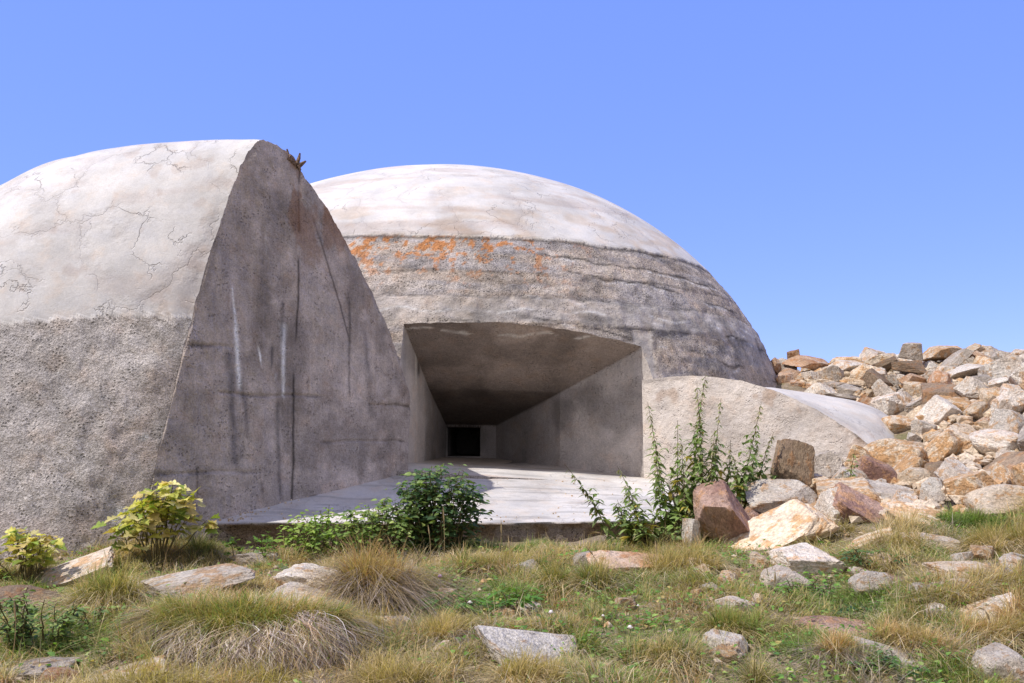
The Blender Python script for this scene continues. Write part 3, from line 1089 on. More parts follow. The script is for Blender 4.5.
ca = np.array([0.60, 0.57, 0.545])[None] * (0.78 + 0.25 * big + 0.22 * bx)[:, None]
cw = sstep(0.58, 0.66, fbm(Aall * [0.8, 5, 1], 2.2, 4, 224))[:, None]
ca = ca * (1 - cw * 0.22)
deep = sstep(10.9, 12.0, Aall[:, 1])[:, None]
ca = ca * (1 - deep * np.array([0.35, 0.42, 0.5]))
rr_ = np.array([0.20, 0.145, 0.10])[None] * (0.6 + 0.8 * fine)[:, None]
gp = sstep(0.55, 0.62, fbm(Aall, 3.5, 4, 225))[:, None]
rr_ = rr_ * (1 - gp * 0.6) + np.array([0.36, 0.31, 0.29]) * gp * 0.6
ca = ca * (1 - isrim[:, None]) + rr_ * isrim[:, None]
ca[(isrim < 0.5) & (np.arange(len(Aall)) < len(rim) + ns * 2)] *= 0.9
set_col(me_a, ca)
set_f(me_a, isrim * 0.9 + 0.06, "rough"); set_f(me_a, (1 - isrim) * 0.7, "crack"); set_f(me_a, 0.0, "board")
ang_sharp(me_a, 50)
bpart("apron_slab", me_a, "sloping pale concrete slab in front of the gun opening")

# ------------------------------------------------------------------ rocks
ico = bmesh.new()
bmesh.ops.create_icosphere(ico, subdivisions=5, radius=1.0)
icoV = np.array([v.co[:] for v in ico.verts])
icoF = np.array([[v.index for v in f.verts] for f in ico.faces])
ico.free()


def rock_mesh(seed, kind='block'):
    r = np.random.default_rng(1000 + seed)
    if kind == 'block':
        npl = 9
        ax = np.array([1.0, 0.78, 0.62])
    elif kind == 'slab':
        npl = 7
        ax = np.array([1.0, 0.8, 0.32])
    elif kind == 'wedge':
        npl = 5
        ax = np.array([1.0, 0.75, 0.7])
    else:
        npl = 22
        ax = np.array([1.0, 0.82, 0.65])
    n = [np.array(v, float) for v in ((0, 0, 1), (0, 0, -1), (1, 0, 0), (-1, 0, 0), (0, 1, 0), (0, -1, 0))]
    n = [v + r.normal(0, 0.22, 3) for v in n]
    ds = [r.uniform(0.62, 0.80) for _ in n]
    for _ in range(npl):
        v = r.normal(0, 1, 3); v /= np.linalg.norm(v)
        n.append(v); ds.append(r.uniform(0.66, 0.98) if kind != 'round' else r.uniform(0.78, 0.9))
    n = np.array([v / np.linalg.norm(v) for v in n]); ds = np.array(ds)
    dots = icoV @ n.T
    q = np.where(dots > 0.02, ds[None] / np.maximum(dots, 0.02), 50)
    k = 80.0 if kind != 'round' else 16.0
    inv = (1 / q) ** k
    rad = inv.sum(1) ** (-1 / k)
    V = icoV * rad[:, None]
    # layered chipping
    rr = fbm(V + seed * 3.1, 2.2, 4, seed + 7, 0.5) - 0.5
    chip = np.abs(fbm(V * [1, 1, 2.2] + seed, 3.0, 3, seed + 3) - 0.5)
    V = V * (1 + rr * 0.12 - sstep(0.06, 0.0, chip) * 0.03 + (fbm(V, 12, 3, seed + 11) - 0.5) * 0.03)[:, None]
    V = V * ax
    mn, mx = V.min(0), V.max(0)
    V = (V - (mn + mx) / 2) / (mx[0] - mn[0])
    me = np_mesh("rock", V, quads=icoF, smooth=True)
    ang_sharp(me, 24)
    ext = V.max(0) - V.min(0)
    return me, ext


KINDS = ['block', 'slab', 'wedge', 'block', 'slab', 'round']
PROTO = {}
for col_ in ROCKM:
    PROTO[col_] = []
base_meshes = [rock_mesh(i, KINDS[i % 6]) for i in range(18)]
for ci, (col_, mm) in enumerate(ROCKM.items()):
    for i, (m0, ext) in enumerate(base_meshes):
        m = m0.copy()
        m.materials.append(mm)
        PROTO[col_].append((m, ext, KINDS[i % 6]))


def pick(col_, kind=None, seed=None):
    c_ = [x for x in PROTO[col_] if kind is None or x[2] == kind]
    if seed is None:
        return c_[RNG.integers(len(c_))]
    return c_[seed % len(c_)]


def put_rock(name, loc, size, tilt, col_, kind=None, seed=None, yaw=None, tiltx=0.0):
    """size = width, depth, height in metres"""
    m, ext, _ = pick(col_, kind, seed)
    o = bpy.data.objects.new(name, m)
    COL.objects.link(o)
    o.location = loc
    o.scale = (size[0] / ext[0], size[1] / ext[1], size[2] / ext[2])
    yw = RNG.uniform(-0.35, 0.35) if yaw is None else yaw
    o.rotation_euler = Euler((tiltx, math.radians(tilt), yw), 'XYZ')
    return o


# distinct rocks: px, py (centre), w, h (as seen), tilt, colour, kind, distance (None: stands on the ground), label
HERO = [
    (808, 364, 46, 14, 4, 'orange', 'slab', 14.4, "flat orange-brown slab on top of the heap nearest the dome"),
    (794, 355, 13, 10, 0, 'orange', 'block', 14.6, "small reddish stone perched on the orange slab beside the dome"),
    (775, 368, 16, 20, -20, 'orange', 'block', 14.2, "rusty stone wedged against the foot of the dome"),
    (812, 374, 40, 11, -14, 'cream', 'slab', 14.1, "pale thin slab just under the orange-brown slab"),
    (846, 368, 34, 28, -35, 'pale', 'block', 14.0, "pale grey pointed block left of the dip in the skyline"),
    (801, 387, 24, 16, 10, 'orange', 'block', 13.6, "orange block touching the upper edge of the white wing top"),
    (784, 384, 18, 20, 0, 'orange', 'block', 13.8, "orange-brown block at the top of the white wing top beside the dome"),
    (822, 389, 30, 14, 5, 'orange', 'block', 13.4, "salmon-coloured block above the white wing top"),
    (846, 386, 40, 12, 8, 'grey', 'slab', 13.4, "grey flat stone above the white wing top"),
    (848, 397, 36, 12, 10, 'grey', 'slab', 12.8, "grey lens-shaped slab lying on the edge of the white wing top"),
    (886, 366, 26, 20, -20, 'brown', 'wedge', 13.6, "dark brown pointed stone on the skyline right of the dip"),
    (911, 351, 24, 20, 8, 'grey', 'wedge', 13.5, "grey pyramid-shaped stone standing up on the skyline"),
    (941, 354, 42, 18, -6, 'cream', 'slab', 13.7, "broad cream slab on the skyline beside the grey pyramid"),
    (955, 360, 32, 13, -38, 'grey', 'slab', 13.2, "slanting purple-grey splinter below the cream skyline slab"),
    (973, 350, 19, 15, -30, 'cream', 'wedge', 13.4, "peaked tan stone at the highest point of the heap"),
    (983, 358, 22, 16, 30, 'orange', 'block', 13.3, "tan and orange stone right of the highest peak"),
    (974, 371, 56, 26, -18, 'pale', 'block', 12.7, "large pale block with an ochre underside below the skyline"),
    (1008, 377, 32, 32, 20, 'cream', 'wedge', 12.6, "tan pyramid with a shaded right side near the picture edge"),
    (1019, 362, 18, 22, 0, 'pale', 'block', 13.2, "pale skyline block at the right edge of the picture"),
    (909, 366, 32, 15, 5, 'brown', 'block', 13.2, "brown-grey block under the grey pyramid"),
    (914, 381, 24, 18, 15, 'orange', 'wedge', 12.8, "bright orange wedge in the upper heap"),
    (975, 392, 48, 19, -20, 'cream', 'slab', 12.1, "tan slab leaning left in the upper heap"),
    (1007, 396, 34, 24, 12, 'grey', 'block', 11.8, "dark grey block with a lit top below the tan pyramid"),
    (924, 402, 38, 26, -25, 'grey', 'block', 11.9, "grey-brown block leaning left in the middle of the heap"),
    (964, 420, 30, 22, -12, 'cream', 'block', 11.2, "tan block with a shaded right side in the middle of the heap"),
    (986, 407, 28, 20, 20, 'orange', 'block', 11.6, "reddish rounded stone between grey and tan blocks"),
    (903, 426, 38, 22, 6, 'cream', 'round', 10.8, "cream rounded boulder at the right tip of the white wing top"),
    (945, 486, 38, 42, 5, 'brown', 'round', 9.0, "big speckled brown boulder in the lower heap"),
    (993, 477, 64, 20, -30, 'brown', 'slab', 8.9, "long dark brown slab slanting up to the right"),
    (962, 440, 50, 24, 8, 'cream', 'round', 10.4, "wide pinkish cream boulder in the middle of the heap"),
    (905, 452, 44, 22, -5, 'cream', 'round', 10.1, "tan boulder below the tip of the white wing top"),
    (975, 468, 48, 26, 10, 'pale', 'block', 9.4, "large white-grey block behind the long brown slab"),
    (1010, 508, 60, 36, -6, 'cream', 'round', 7.9, "large smooth cream boulder at the right edge above the grass"),
    (793, 470, 38, 50, 4, 'brown', 'block', 9.0, "dark brown stone standing upright against the cream wall"),
    (730, 523, 56, 58, -8, 'purple', 'block', 8.15, "reddish purple boulder at the foot of the nettles"),
    (770, 537, 74, 40, -30, 'cream', 'wedge', 7.9, "pale orange-tinged slanting boulder beside the purple boulder"),
    (778, 501, 62, 32, -8, 'pale', 'block', 8.6, "whitish block under the upright brown stone"),
    (803, 519, 36, 32, 25, 'orange', 'round', 8.2, "rounded orange stone between pale boulders"),
    (834, 516, 34, 42, -15, 'pale', 'wedge', 8.2, "pale grey triangular stone left of the purple wedge"),
    (864, 514, 56, 40, 28, 'purple', 'wedge', 8.1, "purple-brown wedge with pale veins"),
    (822, 491, 32, 24, 0, 'cream', 'block', 8.9, "cream and ochre block right of the upright brown stone"),
    (890, 494, 58, 18, 10, 'pale', 'slab', 8.7, "flat white slab behind the purple-brown wedge"),
    (940, 522, 84, 24, 16, 'cream', 'slab', 7.9, "long pale slab below the speckled boulder"),
    (931, 541, 46, 18, 5, 'pale', 'slab', None, "pale lens-shaped stone with a dark underside in the grass"),
    (872, 584, 34, 26, -10, 'pale', 'round', None, "white blunt stone in dry grass right of the green patch"),
    (905, 580, 46, 14, 10, 'purple', 'slab', None, "low pinkish stone joined to the white blunt one"),
    (784, 578, 36, 16, 0, 'pale', 'round', None, "small flat white stone at the left edge of the green patch"),
    (815, 559, 60, 24, 4, 'pale', 'block', None, "weathered pale block behind the green grass patch"),
    (868, 540, 44, 26, -20, 'cream', 'slab', None, "cream slab leaning below the purple-brown wedge"),
    (938, 613, 24, 16, 0, 'pale', 'round', None, "small whitish stone beside the long white rock edge"),
    (976, 616, 62, 18, -22, 'pale', 'slab', None, "long white rock edge rising out of dry grass"),
    (908, 660, 72, 22, 18, 'pale', 'slab', None, "white slab near the bottom right of the picture"),
    (1004, 666, 46, 30, 0, 'pale', 'round', None, "pale boulder in the bottom right corner"),
    (962, 570, 50, 14, 0, 'cream', 'slab', None, "low tan stone half buried in straw"),
    (832, 628, 56, 14, 6, 'purple', 'slab', None, "flat brownish stone sunk in bare soil"),
    (529, 645, 92, 40, 16, 'pale', 'wedge', None, "large white rock at the bottom centre of the slope"),
    (628, 561, 64, 24, 6, 'orange', 'slab', None, "reddish stone in the grass in front of the slab"),
    (691, 534, 12, 26, 0, 'pale', 'block', 8.0, "small white peg-like stone beside the nettles"),
    (62, 572, 104, 26, -16, 'pale', 'slab', None, "long slanting pale slab at the left edge of the slope"),
    (198, 578, 92, 30, -10, 'pale', 'slab', None, "pale flat rock under the yellow-green shrub"),
    (312, 582, 62, 34, 8, 'pale', 'block', None, "pale block right of the low green herbs"),
    (334, 609, 92, 20, 17, 'pale', 'slab', None, "narrow white slab sloping beside the big grass tussock"),
    (38, 668, 62, 22, -6, 'grey', 'round', None, "grey mossy stone at the bottom left"),
    (60, 680, 30, 18, 0, 'orange', 'round', 5.0, "small red stone at the bottom left edge"),
    (118, 674, 96, 24, -12, 'cream', 'slab', None, "tan flat rock at the bottom left below the tussock"),
    (22, 600, 60, 30, 5, 'brown', 'round', None, "dark stone behind the leafy plants at the left edge"),
    (258, 560, 40, 14, 0, 'grey', 'block', None, "small grey stone against the front of the slab"),
    (590, 560, 30, 16, 0, 'grey', 'round', None, "grey stone near the slab edge left of the reddish stone"),
]
hero_xyz = []
for i, (px, py, w, h, tl, col_, kd, Yd, lab) in enumerate(HERO):
    on_ground = Yd is None
    if Yd is None:
        b = hit(px, py + h * 0.45)
        Yd = b[1] + 0.05
    c3 = P(px, py, Yd)
    if on_ground: c3 = c3 - np.array([0, 0, 0.12 * h / F * Yd])
    ww = w / F * Yd; hh = h / F * Yd
    # a tilted box shows a different width and height than its own
    a = abs(math.radians(tl))
    den = math.cos(a) ** 2 - math.sin(a) ** 2
    if den > 0.3:
        w1 = (ww * math.cos(a) - hh * math.sin(a)) / den
        h1 = (hh * math.cos(a) - ww * math.sin(a)) / den
        w1 = max(w1, ww * 0.6); h1 = max(h1, hh * 0.45)
    else:
        w1, h1 = ww, hh * 0.6
    fz = (1.26 if (Yd < 8.6 and px > 700) else 1.14) if Yd < 9.3 else 1.0
    w1 *= 1.08 * fz; h1 *= 1.12 * fz
    dep = max(w1, h1) * 0.75
    if kd == 'slab' and col_ in ('pale', 'cream') and Yd < 8.5:
        h1 *= 0.75; dep = w1 * 0.5
    o = put_rock("rock", c3, (w1, dep, h1), tl, col_, kd, i, None, RNG.uniform(0.15, 0.45) if col_ in ('pale', 'cream', 'orange', 'purple') else RNG.uniform(-0.1, 0.1))
    tag(o, lab, "rock")
    hero_xyz.append((c3[0], c3[1], c3[2], max(w1, h1) * 0.5))

# the mass of the heap
RLAB = {
    'pale': ("pale grey angular rock lying loose in the rubble heap", "pale rocks of the rubble heap"),
    'cream': ("cream and tan angular rock lying loose in the rubble heap", "cream rocks of the rubble heap"),
    'orange': ("rust-orange rock lying loose in the rubble heap", "orange rocks of the rubble heap"),
    'grey': ("mid-grey angular rock lying loose in the rubble heap", "grey rocks of the rubble heap"),
    'brown': ("dark brown rock lying loose in the rubble heap", "brown rocks of the rubble heap"),
    'purple': ("purplish brown rock lying loose in the rubble heap", "purplish rocks of the rubble heap"),
}
placed = list(hero_xyz)
cnt = 0
tries = 0
while cnt < 224 and tries < 40000:
    tries += 1
    y = RNG.uniform(7.7, 15.2); x = RNG.uniform(1.7, 8.2)
    if in_pile(x, y) < 0.5:
        continue
    px_ = 512 + F * x / y
    if px_ > 1045 and RNG.random() < 0.96:
        continue
    z = gz(x, y)
    s = (RNG.uniform(0.42, 0.68) if cnt < 55 else RNG.uniform(0.28, 0.44) if cnt < 135 else RNG.uniform(0.15, 0.28)) * (1.0 + 0.1 * (y > 11))
    if tries > 12000:
        s *= 0.7
    ok = True
    for (qx, qy, qz, qr) in placed:
        if (qx - x) ** 2 + (qy - y) ** 2 + 0.6 * (qz - z - 0.05) ** 2 < (0.60 * (s * 0.5 + qr)) ** 2 * 1.3:
            ok = False; break
    if not ok:
        continue
    col_ = RNG.choice(list(ROCKM), p=[0.40, 0.33, 0.09, 0.11, 0.05, 0.02])
    o = put_rock("rock", (x, y, z + s * 0.12), (s, s * RNG.uniform(0.7, 1), s * RNG.uniform(0.45, 0.85)),
                 RNG.normal(0, 28), col_, None, None, RNG.uniform(-3.1, 3.1), RNG.normal(0, 0.35))
    tag(o, RLAB[col_][0], "rock", RLAB[col_][1])
    placed.append((x, y, z + s * 0.1, s * 0.5))
    cnt += 1
print("heap rocks", cnt, "tries", tries)

rng2 = np.random.default_rng(5)
k_ = 0
while k_ < 36:
    px_ = rng2.uniform(690, 1030) if k_ < 26 else rng2.uniform(20, 640)
    py_ = rng2.uniform(548, 600) if k_ < 20 else rng2.uniform(570, 675)
    q = hit(px_, py_)
    if any((q[0] - a_) ** 2 + (q[1] - b_) ** 2 < (r_ * 0.9 + 0.05) ** 2 for a_, b_, c__, r_ in hero_xyz):
        continue
    s_ = rng2.uniform(0.10, 0.26)
    o = put_rock("rock", (q[0], q[1], q[2] + s_ * 0.08), (s_, s_ * 0.8, s_ * rng2.uniform(0.45, 0.7)), rng2.normal(0, 14),
                 'pale' if k_ % 2 else 'cream', None, k_ * 5, rng2.uniform(-3, 3), rng2.normal(0.1, 0.2))
    tag(o, "small pale stone half sunk in the grass of the slope" if k_ % 2 else "small cream-tan stone half sunk in the grass of the slope", "rock",
        "small pale stones in the grass" if k_ % 2 else "small cream stones in the grass")
    hero_xyz.append((q[0], q[1], q[2], s_ * 0.5))
    k_ += 1

# small stones: nobody could count them
NS = 6500
vs, fs, cs = [], [], []
lowi = bmesh.new(); bmesh.ops.create_icosphere(lowi, subdivisions=1, radius=1.0)
LV = np.array([v.co[:] for v in lowi.verts]); LF = np.array([[v.index for v in f.verts] for f in lowi.faces]); lowi.free()
off = 0
xs = RNG.uniform(-5.5, 8, NS * 3); ys = RNG.uniform(4.6, 15, NS * 3)
pin = in_pile(xs, ys)
keep = (RNG.random(NS * 3) < np.where(pin > 0.5, 1.0, 0.16)) & ((pin > 0.3) | (ys < 8.4)) & ((xs > -1) | (ys < 8.2))
xs, ys, pin = xs[keep], ys[keep], pin[keep]
zs = terr(xs, ys)
for x, y, z, pi_ in zip(xs, ys, zs, pin):
    s = RNG.uniform(0.012, 0.035) if pi_ < 0.5 else RNG.uniform(0.03, 0.12)
    L = LV * RNG.uniform(0.55, 1.25, (len(LV), 1)) * np.array([1, RNG.uniform(0.6, 1), RNG.uniform(0.4, 0.8)]) * s
    a = RNG.uniform(0, 6.28); ca_, sa_ = math.cos(a), math.sin(a)
    L = L @ np.array([[ca_, sa_, 0], [-sa_, ca_, 0], [0, 0, 1]])
    vs.append(L + [x, y, z + s * 0.25]); fs.append(LF + off); off += len(LV)
for _ in range(150):
    i_ = int(RNG.integers(1, 80) if RNG.random() < 0.4 else RNG.integers(1, 14)); j_ = int(RNG.integers(14, ns - 14))
    if RNG.random() < 0.4: j_ = int(RNG.integers(10, 22))
    q = A3[i_, j_]
    s_ = RNG.uniform(0.004, 0.013)
    vs.append(LV * RNG.uniform(0.6, 1.2, (len(LV), 1)) * s_ + q + [0, 0, s_ * 0.4]); fs.append(LF + off); off += len(LV)
me_p = np_mesh("gravel", np.concatenate(vs), quads=np.concatenate(fs), smooth=False)
o = link("gravel", me_p, None, ROCKM['cream'])
tag(o, "small broken stones scattered between rocks and over the soil", "gravel", kind="stuff")

# ------------------------------------------------------------------ grass
C_STRAW = np.array([0.70, 0.54, 0.30]); C_OLIVE = np.array([0.42, 0.36, 0.11]); C_GREEN = np.array([0.15, 0.26, 0.05])
C_LUSH = np.array([0.21, 0.37, 0.06]); C_THATCH = np.array([0.50, 0.41, 0.36]); C_RUST = np.array([0.62, 0.37, 0.18]); C_PALE = np.array([0.82, 0.70, 0.50])


def blades(root, dirxy, length, width, lean, droop, seg=4):
    """root (n,3); dirxy (n,2) unit; returns verts, quads. Blade: rises, leans over and droops."""
    n = len(root)
    t = np.linspace(0, 1, seg + 1)
    side = np.stack([-dirxy[:, 1], dirxy[:, 0], np.zeros(n)], 1)
    # random twist of the blade's flat side
    tw = RNG.uniform(-1.2, 1.2, n)
    side = side * np.cos(tw)[:, None] + np.stack([dirxy[:, 0], dirxy[:, 1], 0 * tw], 1) * np.sin(tw)[:, None]
    pts = []
    for k in t:
        hx = length * (lean * k + droop * k * k)
        hz = length * (k - (0.5 * lean + 0.75 * droop) * k * k)
        c_ = root + np.stack([dirxy[:, 0] * hx, dirxy[:, 1] * hx, hz], 1)
        w = (width * (1 - 0.85 * k))[:, None] * 0.5
        pts.append(c_ - side * w); pts.append(c_ + side * w)
    V = np.stack(pts, 1)             # n, 2(seg+1), 3
    m = 2 * (seg + 1)
    base = (np.arange(n) * m)[:, None, None]
    q = np.array([[2 * i, 2 * i + 1, 2 * i + 3, 2 * i + 2] for i in range(seg)])[None]
    return V.reshape(-1, 3), (base + q).reshape(-1, 4), m, np.repeat(t, 2)


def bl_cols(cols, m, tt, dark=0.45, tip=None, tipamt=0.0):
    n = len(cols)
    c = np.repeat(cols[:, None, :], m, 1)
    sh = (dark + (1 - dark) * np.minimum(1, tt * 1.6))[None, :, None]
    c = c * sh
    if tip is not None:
        a = (tipamt * tt ** 1.5)[None, :, None]
        c = c * (1 - a) + tip * a
    return c.reshape(-1, 3)


hz_np = np.array([(a, b, r) for a, b, c__, r in hero_xyz])
# green patches in the ground (px, py, radius m)
GP = [(480, 600, .45, 1), (590, 590, .5, .9), (640, 640, .55, 0.9), (740, 640, .5, 1), (810, 585, .35, 1.2), (850, 610, .35, 1.1),
      (40, 620, .5, 1), (60, 640, .4, 1), (420, 660, .3, .6), (700, 560, .4, .5), (960, 512, .25, 1.6), (870, 655, .3, 1.1), (935, 675, .3, 1), (560, 545, .5, .5), (280, 550, .3, .7), (330, 545, .3, .6), (780, 680, .5, .6)]
GPx = [(hit(a, b), r, s) for a, b, r, s in GP]


def green_amt(x, y):
    g = np.zeros_like(x)
    for q, r, s in GPx:
        g = np.maximum(g, s * np.exp(-(((x - q[0]) / r) ** 2 + ((y - q[1]) / (r * 1.2)) ** 2)))
    return g


NB = 330000
x = RNG.uniform(-5.2, 6.8, NB * 2); y = 4.3 + (9.2 - 4.3) * RNG.random(NB * 2) ** 1.15
px_ = 512 + F * x / y
ok = (px_ > -140) & (px_ < 1180)
pin = in_pile(x, y)
ok &= (pin < RNG.uniform(0.1, 0.75, len(x)))
# keep off the slab and out of the concrete
ok &= ~((y > 8.62) & (x > -3.3) & (x < 1.5))
p3d = np.stack([x, y, 0 * x], 1)
clump = fbm(p3d, 3.2, 3, 301)
bare = fbm(p3d, 1.1, 3, 302)
dens = sstep(0.30, 0.52, clump) * sstep(0.27, 0.38, bare)
grn = green_amt(x, y) + 0.75 * sstep(0.50, 0.62, fbm(p3d, 1.4, 3, 303))
dens = np.maximum(dens, np.clip(grn, 0, 1)) * 0.9 + 0.10
ok &= RNG.random(len(x)) < dens
for a_, b_, r_ in hz_np:
    ok &= ~((x - a_) ** 2 + ((y - b_) * 1.1) ** 2 < (r_ * 0.48) ** 2)
sel_ = RNG.random(len(x)) < 1
x, y, clump, grn, p3d = x[ok][:NB], y[ok][:NB], clump[ok][:NB], grn[ok][:NB], p3d[ok][:NB]
z = terr(x, y)
n = len(x)
print("blades", n)
gclip = np.clip(grn, 0, 1)
ln_ = (0.055 + 0.14 * sstep(0.45, 0.75, clump)) * RNG.uniform(0.5, 1.35, n) * (1 - 0.35 * gclip)
flatb = RNG.random(n) < 0.22
# common lean direction by patch
ang = fbm(p3d, 2.5, 2, 305) * 14 + RNG.normal(0, 0.9, n)
dr = np.stack([np.cos(ang), np.sin(ang)], 1)
Vb, Qb, m_, t_ = blades(np.stack([x, y, z - 0.01], 1), dr, ln_, np.where(RNG.random(n) < 0.25, RNG.uniform(0.006, 0.0095, n), RNG.uniform(0.003, 0.006, n)), np.where(flatb, RNG.uniform(0.9, 1.5, n), RNG.uniform(0.05, 0.6, n)), RNG.uniform(0.0, 0.85, n) * np.where(flatb, 0.3, 1), 4)
u = RNG.random(n)[:, None]
tone = fbm(p3d, 1.7, 3, 306)[:, None]
cdry = np.where(u < 0.42, C_STRAW, np.where(u < 0.62, C_THATCH, np.where(u < 0.76, C_PALE, np.where(u < 0.86, C_RUST, C_OLIVE))))
coli = C_OLIVE * (0.8 + 0.5 * RNG.random((n, 1)))
tm = 0.75 * sstep(0.46, 0.66, tone + RNG.normal(0, 0.07, (n, 1)))
col = cdry * (1 - tm) + coli * tm
gg = (RNG.random((n, 1)) < gclip[:, None] * 0.9)
col = np.where(gg, C_GREEN * (1 - u) + C_LUSH * u, col) * RNG.uniform(0.55, 1.4, (n, 1))
col = np.where((flatb & (gclip < 0.5))[:, None], np.where(u < 0.5, C_PALE, C_THATCH) * RNG.uniform(0.5, 1.25, (n, 1)), col)
NCL = 330
ccx = RNG.uniform(-4.8, 5.6, NCL); ccy = 4.6 + 4.0 * RNG.random(NCL) ** 1.2
okc = (in_pile(ccx, ccy) < 0.2) & ~((ccy > 8.5) & (ccx > -3.3) & (ccx < 1.5))
for a_, b_, r_ in hz_np:
    okc &= ~((ccx - a_) ** 2 + (ccy - b_) ** 2 < (r_ * 0.8) ** 2)
ccx, ccy = ccx[okc], ccy[okc]
pals = [C_STRAW, C_RUST, C_OLIVE, C_PALE, C_GREEN * 1.1, C_THATCH, C_RUST * 0.85, C_LUSH]
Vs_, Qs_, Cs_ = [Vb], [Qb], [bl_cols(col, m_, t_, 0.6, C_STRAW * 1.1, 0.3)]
offv = len(Vb)
for a_, b_ in zip(ccx, ccy):
    k_ = int(RNG.integers(60, 260)); sp_ = RNG.uniform(0.02, 0.09)
    bx_ = a_ + RNG.normal(0, sp_, k_); by_ = b_ + RNG.normal(0, sp_, k_)
    dd_ = np.arctan2(by_ - b_, bx_ - a_) + RNG.normal(0, 1.1, k_)
    wnd = RNG.uniform(0, 6.28); dd_ = np.where(RNG.random(k_) < 0.4, wnd + RNG.normal(0, .5, k_), dd_)
    V_, Q_, mm_, tt_ = blades(np.stack([bx_, by_, terr(bx_, by_) - 0.01], 1), np.stack([np.cos(dd_), np.sin(dd_)], 1),
                              RNG.uniform(0.08, 0.26) * RNG.uniform(0.4, 1.2, k_), RNG.uniform(0.003, 0.0075, k_), RNG.uniform(0.05, 0.8, k_), RNG.uniform(0, 1.1, k_), 4)
    c1 = pals[RNG.choice(8, p=[.2, .15, .2, .15, .1, .08, .06, .06])]; c2 = pals[RNG.integers(0, 6)]
    cc_ = np.where(RNG.random((k_, 1)) < 0.7, c1, c2) * RNG.uniform(0.5, 1.3, (k_, 1))
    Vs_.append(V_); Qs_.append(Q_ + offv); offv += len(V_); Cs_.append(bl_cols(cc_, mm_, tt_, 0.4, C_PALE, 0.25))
me_g = np_mesh("grass", np.concatenate(Vs_), quads=np.concatenate(Qs_))
set_col(me_g, np.concatenate(Cs_))
o = link("grass", me_g, None, M_GRASS)
tag(o, "mixed dry and green mountain grass covering the slope", "grass", kind="stuff")


def tussock(name, px, py, wpx, hpx, tops, under, label, n=2600, droopk=1.0, Yd=None, flat=0.55, group=None, hang=0.0):
    c3 = hit(px, py) if Yd is None else P(px, py, Yd)
    Yd = c3[1]
    rx = wpx / F * Yd * 0.5
    H = hpx / F * Yd
    root = empty(name, tuple(c3))
    tag(root, label, "grass tussock", group)
    subs = np.stack([RNG.uniform(-0.6, 0.6, 6), RNG.uniform(-0.35, 0.45, 6), RNG.uniform(0.45, 1.25, 6), RNG.uniform(0, 6.28, 6), RNG.uniform(0, 1, 6)], 1)
    for part, cols, nn_, lo, hi in (("green_blades", tops, int(n * 0.62), 0.0, 0.75), ("dry_thatch", under, int(n * 0.38), 0.35, 1.0)):
        r = np.sqrt(RNG.random(nn_)) * (hi - lo) + lo
        a = RNG.uniform(0, 2 * math.pi, nn_)
        ks = RNG.integers(0, len(subs), nn_)
        sb = subs[ks]
        bx_ = sb[:, 0] * rx + np.cos(a) * r * rx * 0.40 * sb[:, 2]; by_ = sb[:, 1] * rx + np.sin(a) * r * rx * 0.34 * sb[:, 2]
        bz = H * 0.30 * (1 - r ** 2) * flat * sb[:, 2]
        gzz = terr(c3[0] + bx_, c3[1] + by_) - c3[2]
        zz = gzz + bz - 0.01
        aa = a + RNG.normal(0, 1.0, nn_)
        aa = np.where(RNG.random(nn_) < 0.45, sb[:, 3] + RNG.normal(0, 0.5, nn_), aa)
        L = H * (0.75 if part == "green_blades" else 0.9) * RNG.uniform(0.35, 1.3, nn_)
        L = L * 0.95 * (0.6 + 0.4 * sb[:, 2])
        lean = 0.10 + 0.5 * r * RNG.uniform(0.0, 1.5, nn_)
        dro = (0.12 + 0.6 * r) * RNG.uniform(0.1, 1.5, nn_) * droopk
        if part == "dry_thatch":
            lean = lean + 0.35; dro = dro + 0.35 * droopk + hang * 0.7
            zz = zz + hang * H * 0.42
        V_, Q_, m_, t_ = blades(np.stack([bx_, by_, zz], 1), np.stack([np.cos(aa), np.sin(aa)], 1), L,
                                RNG.uniform(0.0028, 0.006, nn_), lean, dro, 6)
        ci = np.where(RNG.random(nn_) < 0.5, (sb[:, 4] * len(cols)).astype(int), RNG.integers(0, len(cols), nn_))
        cc = np.array(cols)[ci] * RNG.uniform(0.5, 1.4, (nn_, 1))
        me = np_mesh(part, V_, quads=Q_)
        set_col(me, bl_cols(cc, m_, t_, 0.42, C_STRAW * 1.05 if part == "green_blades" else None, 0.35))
        link(part, me, root, M_GRASS)
    return root


OL2 = np.array([0.46, 0.37, 0.11])
tussock("grass_tussock", 110, 603, 110, 62, [C_OLIVE, OL2, C_STRAW, C_GREEN * 1.2], [C_STRAW, C_THATCH, C_PALE], "upright olive tussock in front of the long slanting slab", 3200)


def ribbons(C, width, sidev):
    """C (n,k,3) centre lines; sidev (n,3)"""
    n_, k_, _ = C.shape
    t = np.linspace(0, 1, k_)
    w_ = (width[:, None] * (1 - 0.8 * t[None] ** 2))[..., None] * 0.5
    V_ = np.empty((n_, k_, 2, 3)); V_[:, :, 0] = C - sidev[:, None] * w_; V_[:, :, 1] = C + sidev[:, None] * w_
    m = 2 * k_
    q = np.array([[2 * i_, 2 * i_ + 1, 2 * i_ + 3, 2 * i_ + 2] for i_ in range(k_ - 1)])[None]
    return V_.reshape(-1, 3), ((np.arange(n_) * m)[:, None, None] + q).reshape(-1, 4), m, np.repeat(t, 2)


